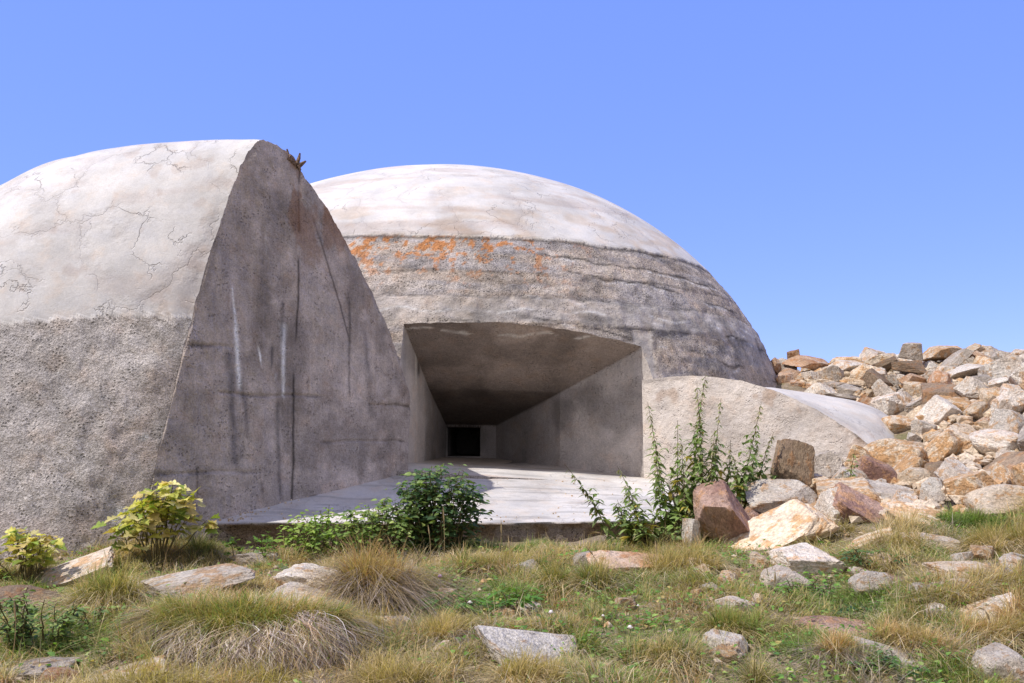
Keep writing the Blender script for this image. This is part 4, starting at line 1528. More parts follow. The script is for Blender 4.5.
def hanging_tussock(px, py, Y, rx, ry, rz, label, n1=9000, n2=9000):
    c3 = P(px, py, Y)
    root = empty("grass_tussock", tuple(c3)); tag(root, label, "grass tussock")
    # earth core
    az_ = np.linspace(0, 2 * math.pi, 60, endpoint=False); el_ = np.linspace(-0.7, 1.5, 26)
    A_, E_ = np.meshgrid(az_, el_)
    V_ = np.stack([np.cos(A_) * np.cos(E_) * rx, np.sin(A_) * np.cos(E_) * ry, np.sin(E_) * rz], -1).reshape(-1, 3)
    V_[:, 0] *= (1 + 0.25 * np.sin(np.maximum(E_.ravel(), 0)) ** 2)
    V_ *= (0.86 + (fbm(V_, 5, 3, 401) - 0.5) * 0.3)[:, None]
    link("earth_core", np_mesh("earth_core", V_, quads=grid_quads(26, 60, True)), root, M_SOIL)
    # hanging thatch
    az0 = RNG.uniform(-1.9, 1.9, n1)
    bord = 24 * (fbm(np.stack([az0 * 1.4, 0 * az0, 0 * az0], 1), 2.0, 3, 409) - 0.5) * 2
    e0 = R(1) * (RNG.uniform(-5, 52, n1) + bord); e1 = e0 - R(1) * RNG.uniform(25, 75, n1)
    k_ = 9; t = np.linspace(0, 1, k_)[None]
    lump = fbm(np.stack([az0 * 2.2, 0 * az0, 0 * az0], 1), 2.5, 2, 403)
    out = 0.90 + 0.34 * lump[:, None] + (RNG.uniform(0.0, 0.22, n1)[:, None]) * np.sin(t * 2.6) + 0.1 * t
    azz = az0[:, None] + RNG.normal(0, 0.26, n1)[:, None] * t + 0.07 * np.sin(t * RNG.uniform(4, 11, n1)[:, None] + RNG.uniform(0, 6, n1)[:, None]) + 0.15 * (lump[:, None] - .5) * t
    ee = e0[:, None] * (1 - t) + e1[:, None] * t
    C = np.stack([np.sin(azz) * (0.72 + 0.28 * np.cos(ee)) * rx * out, -np.cos(azz) * np.cos(ee) * ry * out, np.sin(ee) * rz * out], -1)
    sd_ = np.stack([np.cos(az0), np.sin(az0), 0 * az0], 1)
    V_, Q_, m_, t_ = ribbons(C, RNG.uniform(0.003, 0.0065, n1), sd_)
    pal = np.array([(0.72, 0.65, 0.64), (0.58, 0.50, 0.49), (0.40, 0.32, 0.32), (0.62, 0.50, 0.40), (0.20, 0.15, 0.14)])
    cc = pal[RNG.integers(0, 5, n1)] * RNG.uniform(0.6, 1.3, (n1, 1)) * (0.55 + 0.9 * lump[:, None])
    me = np_mesh("dry_thatch", V_, quads=Q_); set_col(me, bl_cols(cc, m_, 1 - t_, 0.6))
    link("dry_thatch", me, root, M_GRASS)
    # living top
    az0 = RNG.uniform(-math.pi, math.pi, n2); e0 = R(1) * (90 - 58 * np.sqrt(RNG.random(n2)) * np.where(np.abs(az0) < 1.5, 0.85, 1.15))
    rt = np.stack([np.sin(az0) * (0.6 * np.sqrt(RNG.random(n2)) + 0.4 * np.cos(e0)) * rx * 1.05, -np.cos(az0) * np.cos(e0) * ry, np.sin(e0) * rz * 0.92], 1)
    rt *= (0.9 + 0.3 * fbm(rt, 3.5, 3, 404))[:, None]
    dirs = az0 - math.pi / 2 + RNG.normal(0, 1.1, n2)
    L = RNG.uniform(0.04, 0.19, n2) * (rx / 0.6) ** 0.3
    V_, Q_, m_, t_ = blades(rt, np.stack([np.cos(dirs), np.sin(dirs)], 1), L, RNG.uniform(0.003, 0.006, n2), RNG.uniform(0.1, 0.7, n2), RNG.uniform(0, 0.8, n2), 4)
    pal = np.array([OL2, C_OLIVE, C_GREEN * 1.3, C_STRAW, C_RUST, C_PALE])
    pz = fbm(rt, 4, 3, 405)
    cc = np.where((pz[:, None] > 0.5), pal[RNG.integers(0, 3, n2)], pal[RNG.integers(2, 6, n2)]) * RNG.uniform(0.6, 1.35, (n2, 1))
    # blades that spill down over the thatch
    n3 = int(n2 * 0.14)
    a3 = RNG.uniform(-1.7, 1.7, n3); e3 = R(1) * RNG.uniform(15, 60, n3)
    r3 = np.stack([np.sin(a3) * (0.72 + 0.28 * np.cos(e3)) * rx * 1.04, -np.cos(a3) * np.cos(e3) * ry * 1.06, np.sin(e3) * rz], 1)
    d3 = a3 - math.pi / 2 + RNG.normal(0, 0.8, n3)
    V3, Q3, _, _ = blades(r3, np.stack([np.cos(d3), np.sin(d3)], 1), RNG.uniform(0.06, 0.24, n3), RNG.uniform(0.003, 0.006, n3), RNG.uniform(0.3, 0.9, n3), RNG.uniform(0.5, 1.3, n3), 4)
    cl3 = fbm(r3, 6, 2, 411)[:, None]
    c3_ = np.where(cl3 > 0.5, pal[RNG.integers(0, 4, n3)], pal[RNG.integers(2, 6, n3)] * 0.9) * RNG.uniform(0.5, 1.3, (n3, 1))
    V_ = np.concatenate([V_, V3]); Q_ = np.concatenate([Q_, Q3 + n2 * m_]); cc = np.concatenate([cc, c3_])
    me = np_mesh("green_blades", V_, quads=Q_); set_col(me, bl_cols(cc, m_, t_, 0.5, C_STRAW, 0.3))
    link("green_blades", me, root, M_GRASS)


hanging_tussock(246, 668, 5.6, 0.56, 0.38, 0.33, "big overhanging tussock with grey hanging thatch under an olive top", 8000, 15000)
tussock("grass_tussock", 385, 612, 100, 72, [C_RUST, C_STRAW, OL2, C_RUST * 0.8], [C_THATCH, C_THATCH * 0.6, C_STRAW * 0.8], "rust-brown dome-shaped tussock below the dark green shrub", 4200, 1.4, None, 1.2, None, 0.4)
hanging_tussock(128, 640, 6.0, 0.30, 0.24, 0.16, "low rust-tipped tussock left of the big overhanging one", 1800, 2800)
tussock("grass_tussock", 200, 560, 60, 36, [C_GREEN * 0.8, C_GREEN * 0.6, C_OLIVE * 0.7], [C_OLIVE * 0.6, C_THATCH * 0.7], "dark green tussock under the right side of the yellow-green shrub", 1800, 1.0)
tussock("grass_tussock", 575, 585, 80, 40, [C_OLIVE, C_GREEN, OL2], [C_STRAW, C_PALE], "soft olive tussock in front of the slab left of the reddish stone", 2000)
tussock("grass_tussock", 685, 572, 110, 38, [OL2, C_OLIVE, C_STRAW], [C_STRAW, C_PALE], "straw-tipped tussock below the nettles and purple boulder", 2600)
tussock("grass_tussock", 540, 690, 120, 46, [OL2, C_STRAW, C_OLIVE], [C_STRAW, C_PALE], "yellowish tussock below the large white rock", 2400)
tussock("grass_tussock", 445, 640, 110, 44, [OL2, C_OLIVE, C_STRAW], [C_STRAW, C_THATCH], "olive tussock left of the large white rock", 2400)
tussock("grass_tussock", 828, 660, 60, 42, [C_RUST, C_STRAW, OL2], [C_THATCH, C_THATCH * .8], "small rusty tussock above bare soil at the bottom right", 1600, 1.2)
tussock("grass_tussock", 900, 645, 110, 40, [C_RUST, OL2, C_STRAW], [C_THATCH, C_STRAW], "wide brownish tussock above the bottom right white slab", 2400, 1.2)
tussock("grass_tussock", 1000, 640, 120, 50, [OL2, C_RUST, C_STRAW], [C_STRAW, C_THATCH, C_PALE], "dry swirling tussock right of the long white rock edge", 3000, 1.3)
tussock("grass_tussock", 1010, 548, 90, 40, [C_OLIVE, OL2, C_STRAW], [C_STRAW, C_PALE], "olive tussock below the large cream boulder", 2400)
tussock("grass_tussock", 905, 556, 90, 34, [C_STRAW, OL2, C_PALE], [C_PALE, C_STRAW], "straw tussock beside the lens-shaped stone", 2000)
tussock("grass_tussock", 745, 630, 100, 40, [C_GREEN, C_OLIVE, C_LUSH], [C_OLIVE, C_STRAW], "green tussock in the middle of the right slope", 2400)
tussock("grass_tussock", 960, 527, 56, 26, [C_LUSH, C_GREEN], [C_GREEN, C_LUSH], "bright green tuft between the boulders of the lower heap", 1500, 0.7)
tussock("grass_tussock", 900, 537, 50, 42, [C_PALE, C_STRAW], [C_STRAW, C_PALE], "tall pale dry tuft in front of the purple-brown wedge", 900, 0.5)
tussock("grass_tussock", 395, 692, 130, 50, [C_OLIVE, OL2, C_STRAW], [C_THATCH, C_STRAW], "tussock with grey thatch at the bottom left of centre", 2600, 1.3)
tussock("grass_tussock", 660, 665, 110, 34, [C_OLIVE, C_GREEN, C_STRAW], [C_STRAW, C_PALE], "pale olive tussock right of the large white rock", 2000)
tussock("grass_tussock", 480, 570, 70, 34, [C_OLIVE, C_STRAW, C_GREEN], [C_THATCH, C_STRAW], "loose tussock right of the rust-brown one near the slab", 1600)

# ------------------------------------------------------------------ leafy plants
LEAFS = {}


def leaf_shape(kind):
    """outline in the local x (length), y (width); folded along the midrib"""
    if kind == 'ovate':
        ts_ = [0, .12, .3, .5, .7, .87, 1.0]; ws = [0.02, .20, .31, .30, .21, .10, 0]
    elif kind == 'lance':
        ts_ = [0, .1, .28, .5, .72, .88, 1.0]; ws = [0.02, .13, .19, .17, .11, .05, 0]
    elif kind == 'strap':
        ts_ = [0, .15, .35, .6, .85, 1.0]; ws = [0.05, .07, .10, .10, .05, 0]
    else:  # lobed, currant-like
        ts_ = [0, .05, .16, .27, .33, .40, .50, .60, .66, .72, .80, .90, 1.0]; ws = [0.02, .22, .38, .46, .24, .42, .56, .40, .18, .26, .22, .10, 0]
    L, Rr, Mm = [], [], []
    for t, w in zip(ts_, ws):
        zc = -0.22 * t * t
        jag = 1.0 + random.uniform(-.07, .07)
        Mm.append((t, 0, zc)); L.append((t - 0.03, w * jag, zc + w * 0.28)); Rr.append((t - 0.03, -w * jag, zc + w * 0.28))
    V_ = np.array(Mm + L + Rr); k = len(ts_)
    Q_ = []
    for i in range(k - 1):
        Q_.append([i, i + 1, k + i + 1, k + i]); Q_.append([i + 1, i, 2 * k + i, 2 * k + i + 1])
    return V_, np.array(Q_)


for kd in ('ovate', 'lance', 'strap', 'lobed'):
    LEAFS[kd] = [leaf_shape(kd) for _ in range(3)]


class Foliage:
    def __init__(self):
        self.V, self.Q, self.C, self.off = [], [], [], 0

    def leaf(self, kind, pos, direction, up, size, color):
        Vl, Ql = LEAFS[kind][RNG.integers(3)]
        d = np.array(direction, float); d /= np.linalg.norm(d) + 1e-9
        u = np.array(up, float); s = np.cross(u, d)
        if np.linalg.norm(s) < 1e-3: s = np.array([1, 0, 0.])
        s /= np.linalg.norm(s); u = np.cross(d, s)
        Mx = np.stack([d, s, u])
        self.V.append((Vl * size) @ Mx + pos); self.Q.append(Ql + self.off); self.off += len(Vl)
        cc = np.repeat(np.array(color)[None], len(Vl), 0)
        k = len(Vl) // 3
        cc[:k] *= 1.15
        self.C.append(cc)

    def mesh(self, name):
        me = np_mesh(name, np.concatenate(self.V), quads=np.concatenate(self.Q))
        set_col(me, np.concatenate(self.C))
        return me


def tubes(name, paths, n=6):
    """paths: list of (points, radii)"""
    V_, Q_, off = [], [], 0
    for pts, rad in paths:
        pts = np.array(pts); k = len(pts)
        for i in range(k):
            d = pts[min(i + 1, k - 1)] - pts[max(i - 1, 0)]
            d = d / (np.linalg.norm(d) + 1e-9)
            a = np.cross(d, [0.3, 0.9, 0.1]); a /= np.linalg.norm(a) + 1e-9
            b = np.cross(d, a)
            for j in range(n):
                t = 2 * math.pi * j / n
                V_.append(pts[i] + (a * math.cos(t) + b * math.sin(t)) * rad[i])
        Q_.append(grid_quads(k, n, True) + off); off += k * n
    return np_mesh(name, np.array(V_), quads=np.concatenate(Q_))


def shrub(name, px, py, wpx, hpx, leaf, lsize, nstem, nleaf, cols, label, Yd=None, stemmat=None, lift=0.25, group=None, cat="shrub"):
    c3 = hit(px, py) if Yd is None else P(px, py, Yd)
    Yd = c3[1]
    rx = wpx / F * Yd / 2; H = hpx / F * Yd
    root = empty(name, tuple(c3)); tag(root, label, cat, group)
    paths = []; fol = Foliage()
    per = max(1, nleaf // nstem)
    for s in range(nstem):
        a = RNG.uniform(0, 2 * math.pi); rr = math.sqrt(RNG.random())
        end = np.array([math.cos(a) * rx * rr * 0.92, math.sin(a) * rx * rr * 0.75, H * (0.50 + 0.50 * math.sqrt(max(0, 1 - rr ** 2))) * RNG.uniform(0.72, 1.0)])
        st_ = np.array([end[0] * 0.45, end[1] * 0.45, -0.03]) if leaf == 'ovate' else np.array([math.cos(a) * 0.05, math.sin(a) * 0.05, -0.03])
        k = 7; pts = []
        for i in range(k):
            t = i / (k - 1)
            q = st_ * (1 - t) + end * t
            q[2] = st_[2] + (end[2] - st_[2]) * (t ** 0.8)
            q += RNG.normal(0, 0.012, 3) * (t > 0)
            pts.append(q)
        pts = np.array(pts)
        paths.append((pts, np.linspace(0.007, 0.002, k)))
        for l in range(per):
            t = lift + (1 - lift) * RNG.random() ** 0.75
            i = min(int(t * (k - 1)), k - 2); f = t * (k - 1) - i
            q = pts[i] * (1 - f) + pts[i + 1] * f
            aa = RNG.uniform(0, 2 * math.pi)
            if nleaf > 800: q = q + RNG.normal(0, 0.03, 3)
            out = np.array([math.cos(aa), math.sin(aa), RNG.uniform(-0.15, 0.55)])
            out[:2] += 0.5 * np.array([math.cos(a), math.sin(a)]) * rr
            pet = out * lsize * RNG.uniform(0.2, 0.7)
            base = q + pet
            if l % 3 == 0:
                paths.append((np.array([q, q + pet * 0.5 + [0, 0, 0.004], base]), np.array([0.0022, 0.0018, 0.0012])))
            cidx = RNG.integers(len(cols))
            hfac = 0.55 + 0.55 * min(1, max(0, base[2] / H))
            up = np.array([RNG.normal(0, 0.35), RNG.normal(0, 0.35) - 0.25, 1.0])
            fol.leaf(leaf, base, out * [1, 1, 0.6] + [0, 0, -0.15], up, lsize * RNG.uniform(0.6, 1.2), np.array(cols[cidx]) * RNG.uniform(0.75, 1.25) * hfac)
    m = fol.mesh("foliage")
    link("foliage", m, root, M_LEAF)
    link("stem", tubes("stem", paths), root, M_STEM)
    return root


YG = [(0.62, 0.58, 0.13), (0.46, 0.48, 0.09), (0.74, 0.66, 0.30), (0.26, 0.35, 0.07), (0.52, 0.40, 0.14)]
MG = [(0.25, 0.36, 0.10), (0.18, 0.28, 0.07), (0.35, 0.43, 0.12)]
DG = [(0.09, 0.165, 0.065), (0.075, 0.14, 0.06), (0.13, 0.20, 0.065), (0.20, 0.28, 0.08)]
shrub("leafy_shrub", 155, 573, 108, 92, 'lobed', 0.105, 20, 280, YG, "bright yellow-green lobed-leaf shrub growing against the left wing dome", 7.7, None, 0.45)
shrub("leafy_shrub", 28, 590, 96, 64, 'lobed', 0.08, 14, 170, YG, "smaller yellow-green shrub at the left edge", 7.3, None, 0.4)
shrub("leafy_shrub", 438, 556, 104, 92, 'ovate', 0.062, 60, 2100, DG, "dense dark green shrub standing in front of the slab", 8.25, None, 0.12)
shrub("leafy_shrub", 385, 560, 90, 66, 'ovate', 0.058, 40, 900, MG + DG[2:], "mid-green branching shrub joined to the left of the dark shrub", 8.15, None, 0.15)
shrub("leafy_shrub", 322, 563, 100, 54, 'ovate', 0.05, 36, 900, [(0.28, 0.42, 0.08), (0.20, 0.32, 0.06), (0.38, 0.48, 0.12)], "low bright green shrub left of the dark shrub", 8.0, None, 0.1)
shrub("low_herb", 252, 566, 66, 34, 'lobed', 0.055, 10, 90, [(0.15, 0.28, 0.05), (0.22, 0.33, 0.06)], "low lobed green herb in front of the slab's left corner", 7.9, None, 0.1, None, "herb")
shrub("low_herb", 262, 582, 40, 22, 'ovate', 0.09, 6, 22, [(0.10, 0.20, 0.10), (0.14, 0.25, 0.14)], "grey-green broad-leaved herb beside the pale block", 7.4, None, 0.2, None, "herb")
shrub("low_herb", 35, 650, 110, 58, 'ovate', 0.042, 18, 420, DG[2:] + MG, "dark leafy herb patch at the lower left edge", None, None, 0.1, None, "herb")
shrub("low_herb", 108, 628, 70, 26, 'ovate', 0.035, 10, 160, MG + DG[2:], "small-leaved green herb left of the big overhanging tussock", None, None, 0.1, None, "herb")
shrub("low_herb", 455, 618, 60, 24, 'strap', 0.10, 10, 90, [(0.12, 0.25, 0.04), (0.09, 0.19, 0.03)], "strap-leaved green herb above the large white rock, left clump", None, None, 0.0, None, "herb")
shrub("low_herb", 515, 616, 80, 26, 'strap', 0.10, 12, 110, [(0.14, 0.28, 0.04), (0.09, 0.2, 0.03)], "strap-leaved green herb above the large white rock, right clump", None, None, 0.0, None, "herb")
shrub("low_herb", 700, 548, 60, 22, 'strap', 0.08, 8, 90, MG, "green leaf tuft at the foot of the nettles", None, None, 0.0, None, "herb")
shrub("low_herb", 805, 598, 80, 18, 'strap', 0.05, 16, 260, [(0.13, 0.27, 0.04), (0.18, 0.31, 0.05)], "bright green low cushion left of the white blunt stone", None, None, 0.0, None, "herb")
shrub("low_herb", 870, 566, 80, 20, 'strap', 0.06, 14, 200, [(0.08, 0.17, 0.05), (0.11, 0.2, 0.05)], "dark green low cushion behind the white blunt stone", None, None, 0.0, None, "herb")
shrub("low_herb", 850, 622, 80, 22, 'strap', 0.055, 14, 240, [(0.06, 0.13, 0.03), (0.10, 0.18, 0.04)], "dark grassy cushion above the bare soil patch", None, None, 0.0, None, "herb")
shrub("low_herb", 885, 672, 90, 20, 'ovate', 0.03, 14, 300, [(0.08, 0.16, 0.03), (0.12, 0.2, 0.04)], "small-leaved cushion in front of the bottom right white slab", None, None, 0.0, None, "herb")


fol = Foliage()
hx = RNG.uniform(-4.6, 5.4, 26000); hy = RNG.uniform(4.6, 8.5, 26000)
hk = (np.clip(green_amt(hx, hy), 0, 1) * 0.8 + 0.5 * sstep(0.54, 0.62, fbm(np.stack([hx, hy, 0 * hx], 1), 2.1, 3, 333)) > RNG.random(26000)) & (in_pile(hx, hy) < 0.3)
hx, hy = hx[hk], hy[hk]; hzz = terr(hx, hy)
for a_, b_, z_ in zip(hx, hy, hzz):
    t_ = RNG.uniform(0, 6.28)
    fol.leaf('ovate' if RNG.random() < .6 else 'lance', np.array([a_, b_, z_ + RNG.uniform(0.01, 0.07)]), (math.cos(t_), math.sin(t_), RNG.uniform(0, .8)), (RNG.normal(0, .4), RNG.normal(0, .4) - .2, 1),
             RNG.uniform(0.018, 0.045), np.array([(0.17, 0.32, 0.05), (0.12, 0.24, 0.05), (0.26, 0.36, 0.09), (0.42, 0.34, 0.12)][RNG.choice(4, p=[.4, .3, .2, .1])]) * RNG.uniform(.7, 1.3))
print("ground herbs", len(hx))
o = link("ground_herbs", fol.mesh("ground_herbs"), None, M_LEAF)
tag(o, "tiny green leaves of low herbs growing through the grass", "ground cover", kind="stuff")


# nettles
def nettle(px, ptop, pbase, Yd, leanx, label, group=None, dens=1.0, bare=0.35):
    b = P(px, pbase, Yd); tpt = P(px + leanx, ptop, Yd)
    H = tpt[2] - b[2]
    root = empty("nettle", tuple(b)); tag(root, label, "nettle", group)
    k = 12
    end = np.array([tpt[0] - b[0], RNG.normal(0, 0.05), H])
    pts = []
    bend = RNG.normal(0, 0.02, 2)
    for i in range(k):
        t = i / (k - 1)
        q = end * t; q[0] = end[0] * t ** 1.4 + bend[0] * math.sin(3.1 * t); q[1] += bend[1] * math.sin(3.1 * t)
        pts.append(q)
    pts = np.array(pts)
    paths = [(pts, np.linspace(0.0065, 0.0015, k))]
    fol = Foliage(); tas = []
    nodes = int(H / 0.042 * dens)
    for j in range(nodes):
        t = 0.05 + 0.95 * (j + RNG.uniform(-.25, .25)) / nodes
        t = min(max(t, 0), 1)
        x_ = t * (k - 1); i = min(int(x_), k - 2); f = x_ - i
        q = pts[i] * (1 - f) + pts[i + 1] * f
        a0 = (j % 2) * math.pi / 2 + RNG.normal(0, 0.35)
        up_part = t > 1 - bare
        for s in (0, math.pi):
            a = a0 + s
            sz = RNG.uniform(0.09, 0.15) * (1.15 - 0.75 * t) * (0.65 if up_part else 1)
            d = np.array([math.cos(a), math.sin(a), RNG.uniform(-1.3, -0.1) + 0.5 * t])
            r = RNG.random()
            c_ = (0.19, 0.27, 0.09) if r < 0.5 else ((0.27, 0.34, 0.13) if r < 0.82 else ((0.42, 0.34, 0.08) if (r < 0.90 and t < 0.6) else (0.13, 0.17, 0.05)))
            if t < 0.12 and RNG.random() < 0.5: c_ = (0.25, 0.17, 0.08)
            fol.leaf('lance', q + d * 0.012, d, (RNG.normal(0, .4), RNG.normal(0, .4), 1), sz, np.array(c_) * RNG.uniform(0.8, 1.25))
            if not up_part and RNG.random() < 0.8:      # side shoot with small leaves
                kx_ = RNG.uniform(0.04, 0.10) * (1.1 - 0.6 * t)
                e = q + np.array([math.cos(a) * kx_, math.sin(a) * kx_, 0.05])
                paths.append((np.array([q, (q + e) / 2 - [0, 0, .006], e]), np.array([0.002, 0.0015, 0.001])))
                for _ in range(4):
                    aa = RNG.uniform(0, 6.28)
                    fol.leaf('lance', e, (math.cos(aa), math.sin(aa), RNG.uniform(-.6, .3)), (0, 0, 1), sz * 0.75, np.array(c_) * 1.15)
            if t > 0.35 and RNG.random() < 0.8:          # hanging seed tassel
                for _ in range(2):
                    fol.leaf('strap', q, (math.cos(a + RNG.normal(.6, .3)), math.sin(a + .6), -0.7), (0, 0, 1), 0.05, np.array((0.36, 0.34, 0.18)) * RNG.uniform(.8, 1.2))
    link("stem", tubes("stem", paths, 5), root, M_STEM)
    link("foliage", fol.mesh("foliage"), root, M_LEAF)
    if tas:
        link("seed_tassels", tubes("seed_tassels", tas, 4), root, M_SEED)
    return root


M_SEED = mat_plain("nettle_seed", (0.24, 0.23, 0.12), 0.9, 0.4, 90)
G = "nettles in front of the right wing wall"
L0 = "slender nettle of the thick cluster at the foot of the cream wall"
nettle(610, 464, 545, 8.25, -46, "nettle leaning far left over the slab, leftmost of all")
nettle(640, 466, 540, 8.3, -22, "short nettle leaning left over the slab, second from the left")
nettle(695, 372, 528, 8.5, 12, "tallest nettle, its tip above the edge of the cream wall", None, 1.15)
nettle(700, 384, 530, 8.45, -6, "dense tall nettle directly left of the tallest one", None, 1.2)
nettle(668, 402, 530, 8.5, -20, "tall nettle leaning left at the left end of the cluster", None, 1.1)
nettle(676, 420, 532, 8.4, 2, L0, G, 1.1)
nettle(688, 440, 532, 8.35, -8, L0, G, 1.1)
nettle(715, 398, 528, 8.5, 6, L0, G, 1.1)
nettle(706, 430, 534, 8.3, 10, L0, G, 1.1)
nettle(722, 440, 520, 8.6, 6, L0, G, 1.0)
nettle(662, 450, 534, 8.35, -6, L0, G, 1.1)
nettle(738, 402, 512, 8.75, 26, "tall thin-tipped nettle behind the purple boulder", None, 1.0)
nettle(748, 440, 508, 8.8, 12, L0, G, 1.0)
nettle(757, 432, 506, 8.85, 18, "nettle leaning right toward the upright brown stone", None, 1.0)
nettle(735, 450, 510, 8.75, -6, L0, G, 1.0)
nettle(850, 448, 506, 8.8, 6, "lone small nettle growing between the pale rocks", None, 0.9)
nettle(775, 470, 500, 8.9, -6, L0, G, 0.9)
nettle(650, 488, 545, 8.2, -26, "low leafy nettle beneath the left-leaning ones", None, 1.4, 0.1)
nettle(632, 500, 548, 8.2, -14, "lowest bushy nettle at the slab edge", None, 1.5, 0.1)
shrub("low_herb", 655, 548, 84, 44, 'lance', 0.065, 16, 230, MG + DG[2:], "bushy nettle undergrowth at the edge of the slab", 8.2, None, 0.1, None, "herb")

# small flowers and dry stalks
M_STRAW = mat_plain("dry_stalk", (0.40, 0.30, 0.16), 0.9, 0.2)
M_LILAC = mat_plain("petal_lilac", (0.45, 0.30, 0.42), 0.8, 0.2)


def flower(px, py, r, mat, label, stemh=0.09):
    h_ = hit(px, py + 16)
    c3 = P(px, py, h_[1] - 0.02)
    root = empty("wild_flower", tuple(h_)); tag(root, label, "flower")
    top = c3 - h_
    bmf = bmesh.new()
    for k in range(16):
        a = k / 16 * 2 * math.pi; rr = r * RNG.uniform(0.75, 1.05)
        tip = Vector(top) + Vector((math.cos(a) * rr, math.sin(a) * rr, r * 0.15))
        sd = Vector((-math.sin(a), math.cos(a), 0)) * r * 0.28
        ml = Vector(top) + Vector((math.cos(a) * rr * .6, math.sin(a) * rr * .6, r * 0.35))
        vs_ = [bmf.verts.new(Vector(top)), bmf.verts.new(ml - sd), bmf.verts.new(tip), bmf.verts.new(ml + sd)]
        bmf.faces.new(vs_)
    bmesh.ops.create_icosphere(bmf, subdivisions=2, radius=r * 0.6, matrix=Matrix.Translation(Vector(top) + Vector((0, 0, r * .25))))
    mf = bpy.data.meshes.new("flower_head"); bmf.to_mesh(mf); bmf.free()
    link("flower_head", mf, root, mat)
    link("stem", tubes("stem", [(np.array([[0, 0, -0.02], top * 0.5 + [0.004, 0, 0], top]), np.array([0.002, 0.0015, 0.0013]))], 5), root, M_STEM)


flower(440, 577, 0.022, M_LILAC, "lilac and white flower head right of the rust-brown tussock")
flower(424, 597, 0.020, M_PETAL, "round white flower head left of the strap-leaved herb")
flower(470, 603, 0.018, M_PETAL, "pale flower bud between the strap-leaved clumps")
flower(384, 588, 0.018, M_PETAL, "cream flower head in the rust-brown tussock")
flower(332, 592, 0.015, M_PETAL, "small cream flower head above the narrow white slab")
flower(551, 613, 0.020, M_PETAL, "flat white flower in the grass above the large white rock")
flower(630, 628, 0.019, M_PETAL, "pinkish white flower in the grass right of the large white rock")
flower(638, 606, 0.011, M_PETAL, "tiny white flower in the middle of the slope")
flower(603, 616, 0.011, M_PETAL, "tiny white flower left of the middle of the slope")


def stalk(x0, y0, x1, y1, label, bow=0.04):
    h_ = hit(x0, y0)
    c3 = P(x1, y1, h_[1] + RNG.normal(0, .05))
    root = empty("dry_stalk", tuple(h_)); tag(root, label, "dry stalk")
    top = c3 - h_
    k = 9
    pts = np.array([top * t + np.array([bow * math.sin(3.14 * t), 0, 0]) for t in np.linspace(0, 1, k)])
    link("stem", tubes("stem", [(pts, np.linspace(0.0028, 0.0014, k))], 5), root, M_STRAW)
    hd = pts[-3:]
    link("seed_head", tubes("seed_head", [(np.array([hd[0], hd[0] * .6 + hd[1] * .4, hd[1], hd[2]]), np.array([0.002, 0.005, 0.005, 0.001]))], 6), root, M_STRAW)


stalk(443, 572, 443, 505, "upright dry stalk in front of the dark green shrub", 0.01)
stalk(486, 575, 501, 520, "thin dry stalk right of the dark green shrub")
stalk(430, 565, 428, 525, "short dry stalk in front of the dark green shrub's left side", 0.01)
stalk(497, 590, 508, 535, "second thin dry stalk further right of the dark shrub")
stalk(8, 675, 14, 600, "tall dry stalk at the left edge", 0.02)
stalk(735, 590, 715, 550, "dry stalk leaning left below the purple boulder")
stalk(755, 620, 775, 570, "dry stalk in the middle of the right slope")
stalk(600, 585, 585, 545, "dry stalk leaning left in front of the slab")
stalk(645, 590, 655, 540, "dry stalk right of the reddish stone")
stalk(960, 650, 985, 610, "arching dry stalk near the long white rock edge", 0.08)

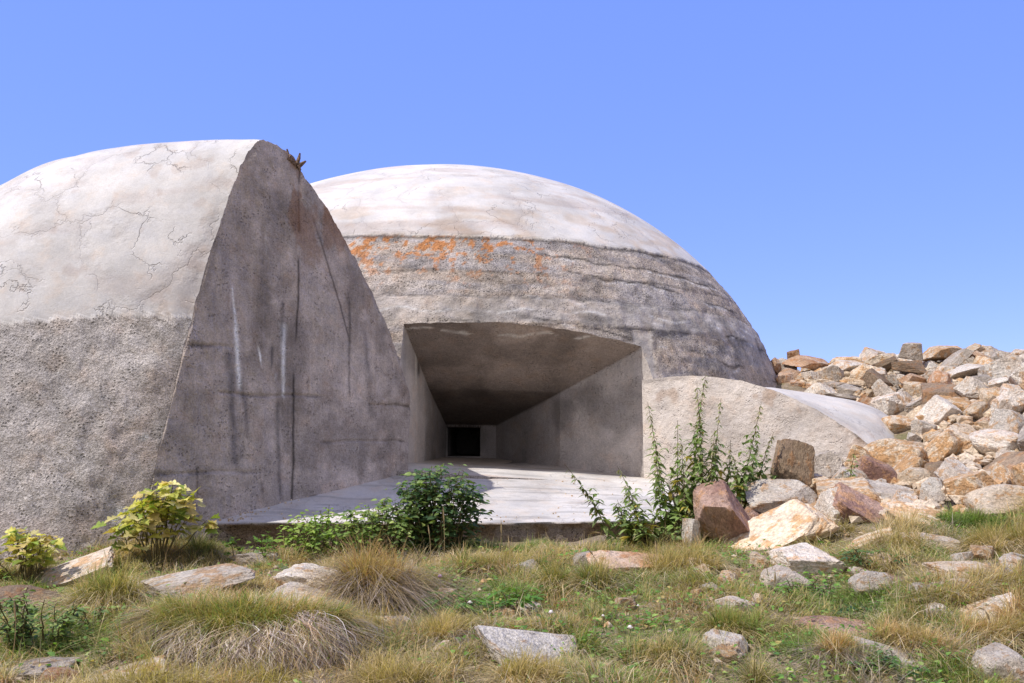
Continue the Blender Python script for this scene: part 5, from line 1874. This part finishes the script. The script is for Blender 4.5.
# ------------------------------------------------------------------ light
EL, AZ = 57.0, None
sun_dir = Vector((-0.93, -0.37, 0)).normalized() * math.cos(R(EL)) + Vector((0, 0, math.sin(R(EL))))
sd = bpy.data.lights.new("sun", 'SUN')
sd.energy = 4.3
sd.angle = R(0.53)
sd.color = (1.0, 0.95, 0.88)
so = bpy.data.objects.new("sun", sd); COL.objects.link(so)
so.rotation_euler = sun_dir.to_track_quat('Z', 'Y').to_euler()
w = bpy.data.worlds.new("World"); scene.world = w; w.use_nodes = True
nt_ = w.node_tree
bg = nt_.nodes["Background"]
sky = nt_.nodes.new("ShaderNodeTexSky"); sky.sky_type = 'NISHITA'; sky.sun_disc = False
sky.sun_elevation = R(EL); sky.sun_rotation = math.atan2(sun_dir.x, sun_dir.y)
sky.altitude = 2300; sky.air_density = 1.0; sky.dust_density = 0.6; sky.ozone_density = 1.0
hz_ = nt_.nodes.new("ShaderNodeMix"); hz_.data_type = 'RGBA'; hz_.inputs[0].default_value = 0.55
nt_.links.new(sky.outputs[0], hz_.inputs[6]); hz_.inputs[7].default_value = (1.5, 2.78, 8.4, 1)
# unseen half of the sky behind the viewer, made paler to fill the shade
tc_ = nt_.nodes.new("ShaderNodeTexCoord"); sp_ = nt_.nodes.new("ShaderNodeSeparateXYZ"); nt_.links.new(tc_.outputs["Generated"], sp_.inputs[0])
mr_ = nt_.nodes.new("ShaderNodeMapRange"); mr_.interpolation_type = 'SMOOTHSTEP'
nt_.links.new(sp_.outputs[1], mr_.inputs[0]); mr_.inputs[1].default_value = 0.30; mr_.inputs[2].default_value = -0.45
sc_ = nt_.nodes.new("ShaderNodeMix"); sc_.data_type = 'RGBA'; sc_.blend_type = 'MULTIPLY'; sc_.inputs[0].default_value = 1.0
nt_.links.new(hz_.outputs[2], sc_.inputs[6]); sc_.inputs[7].default_value = (1.12, 1.06, 1.18, 1)
h2_ = nt_.nodes.new("ShaderNodeMix"); h2_.data_type = 'RGBA'
nt_.links.new(mr_.outputs[0], h2_.inputs[0]); nt_.links.new(sc_.outputs[2], h2_.inputs[6]); h2_.inputs[7].default_value = (4.1, 4.05, 4.7, 1)
nt_.links.new(h2_.outputs[2], bg.inputs[0])
bg.inputs[1].default_value = 0.15
scene.view_settings.view_transform = 'Standard'
scene.view_settings.look = 'None'
scene.view_settings.exposure = 0
scene.view_settings.gamma = 1
scene.cycles.max_bounces = 6
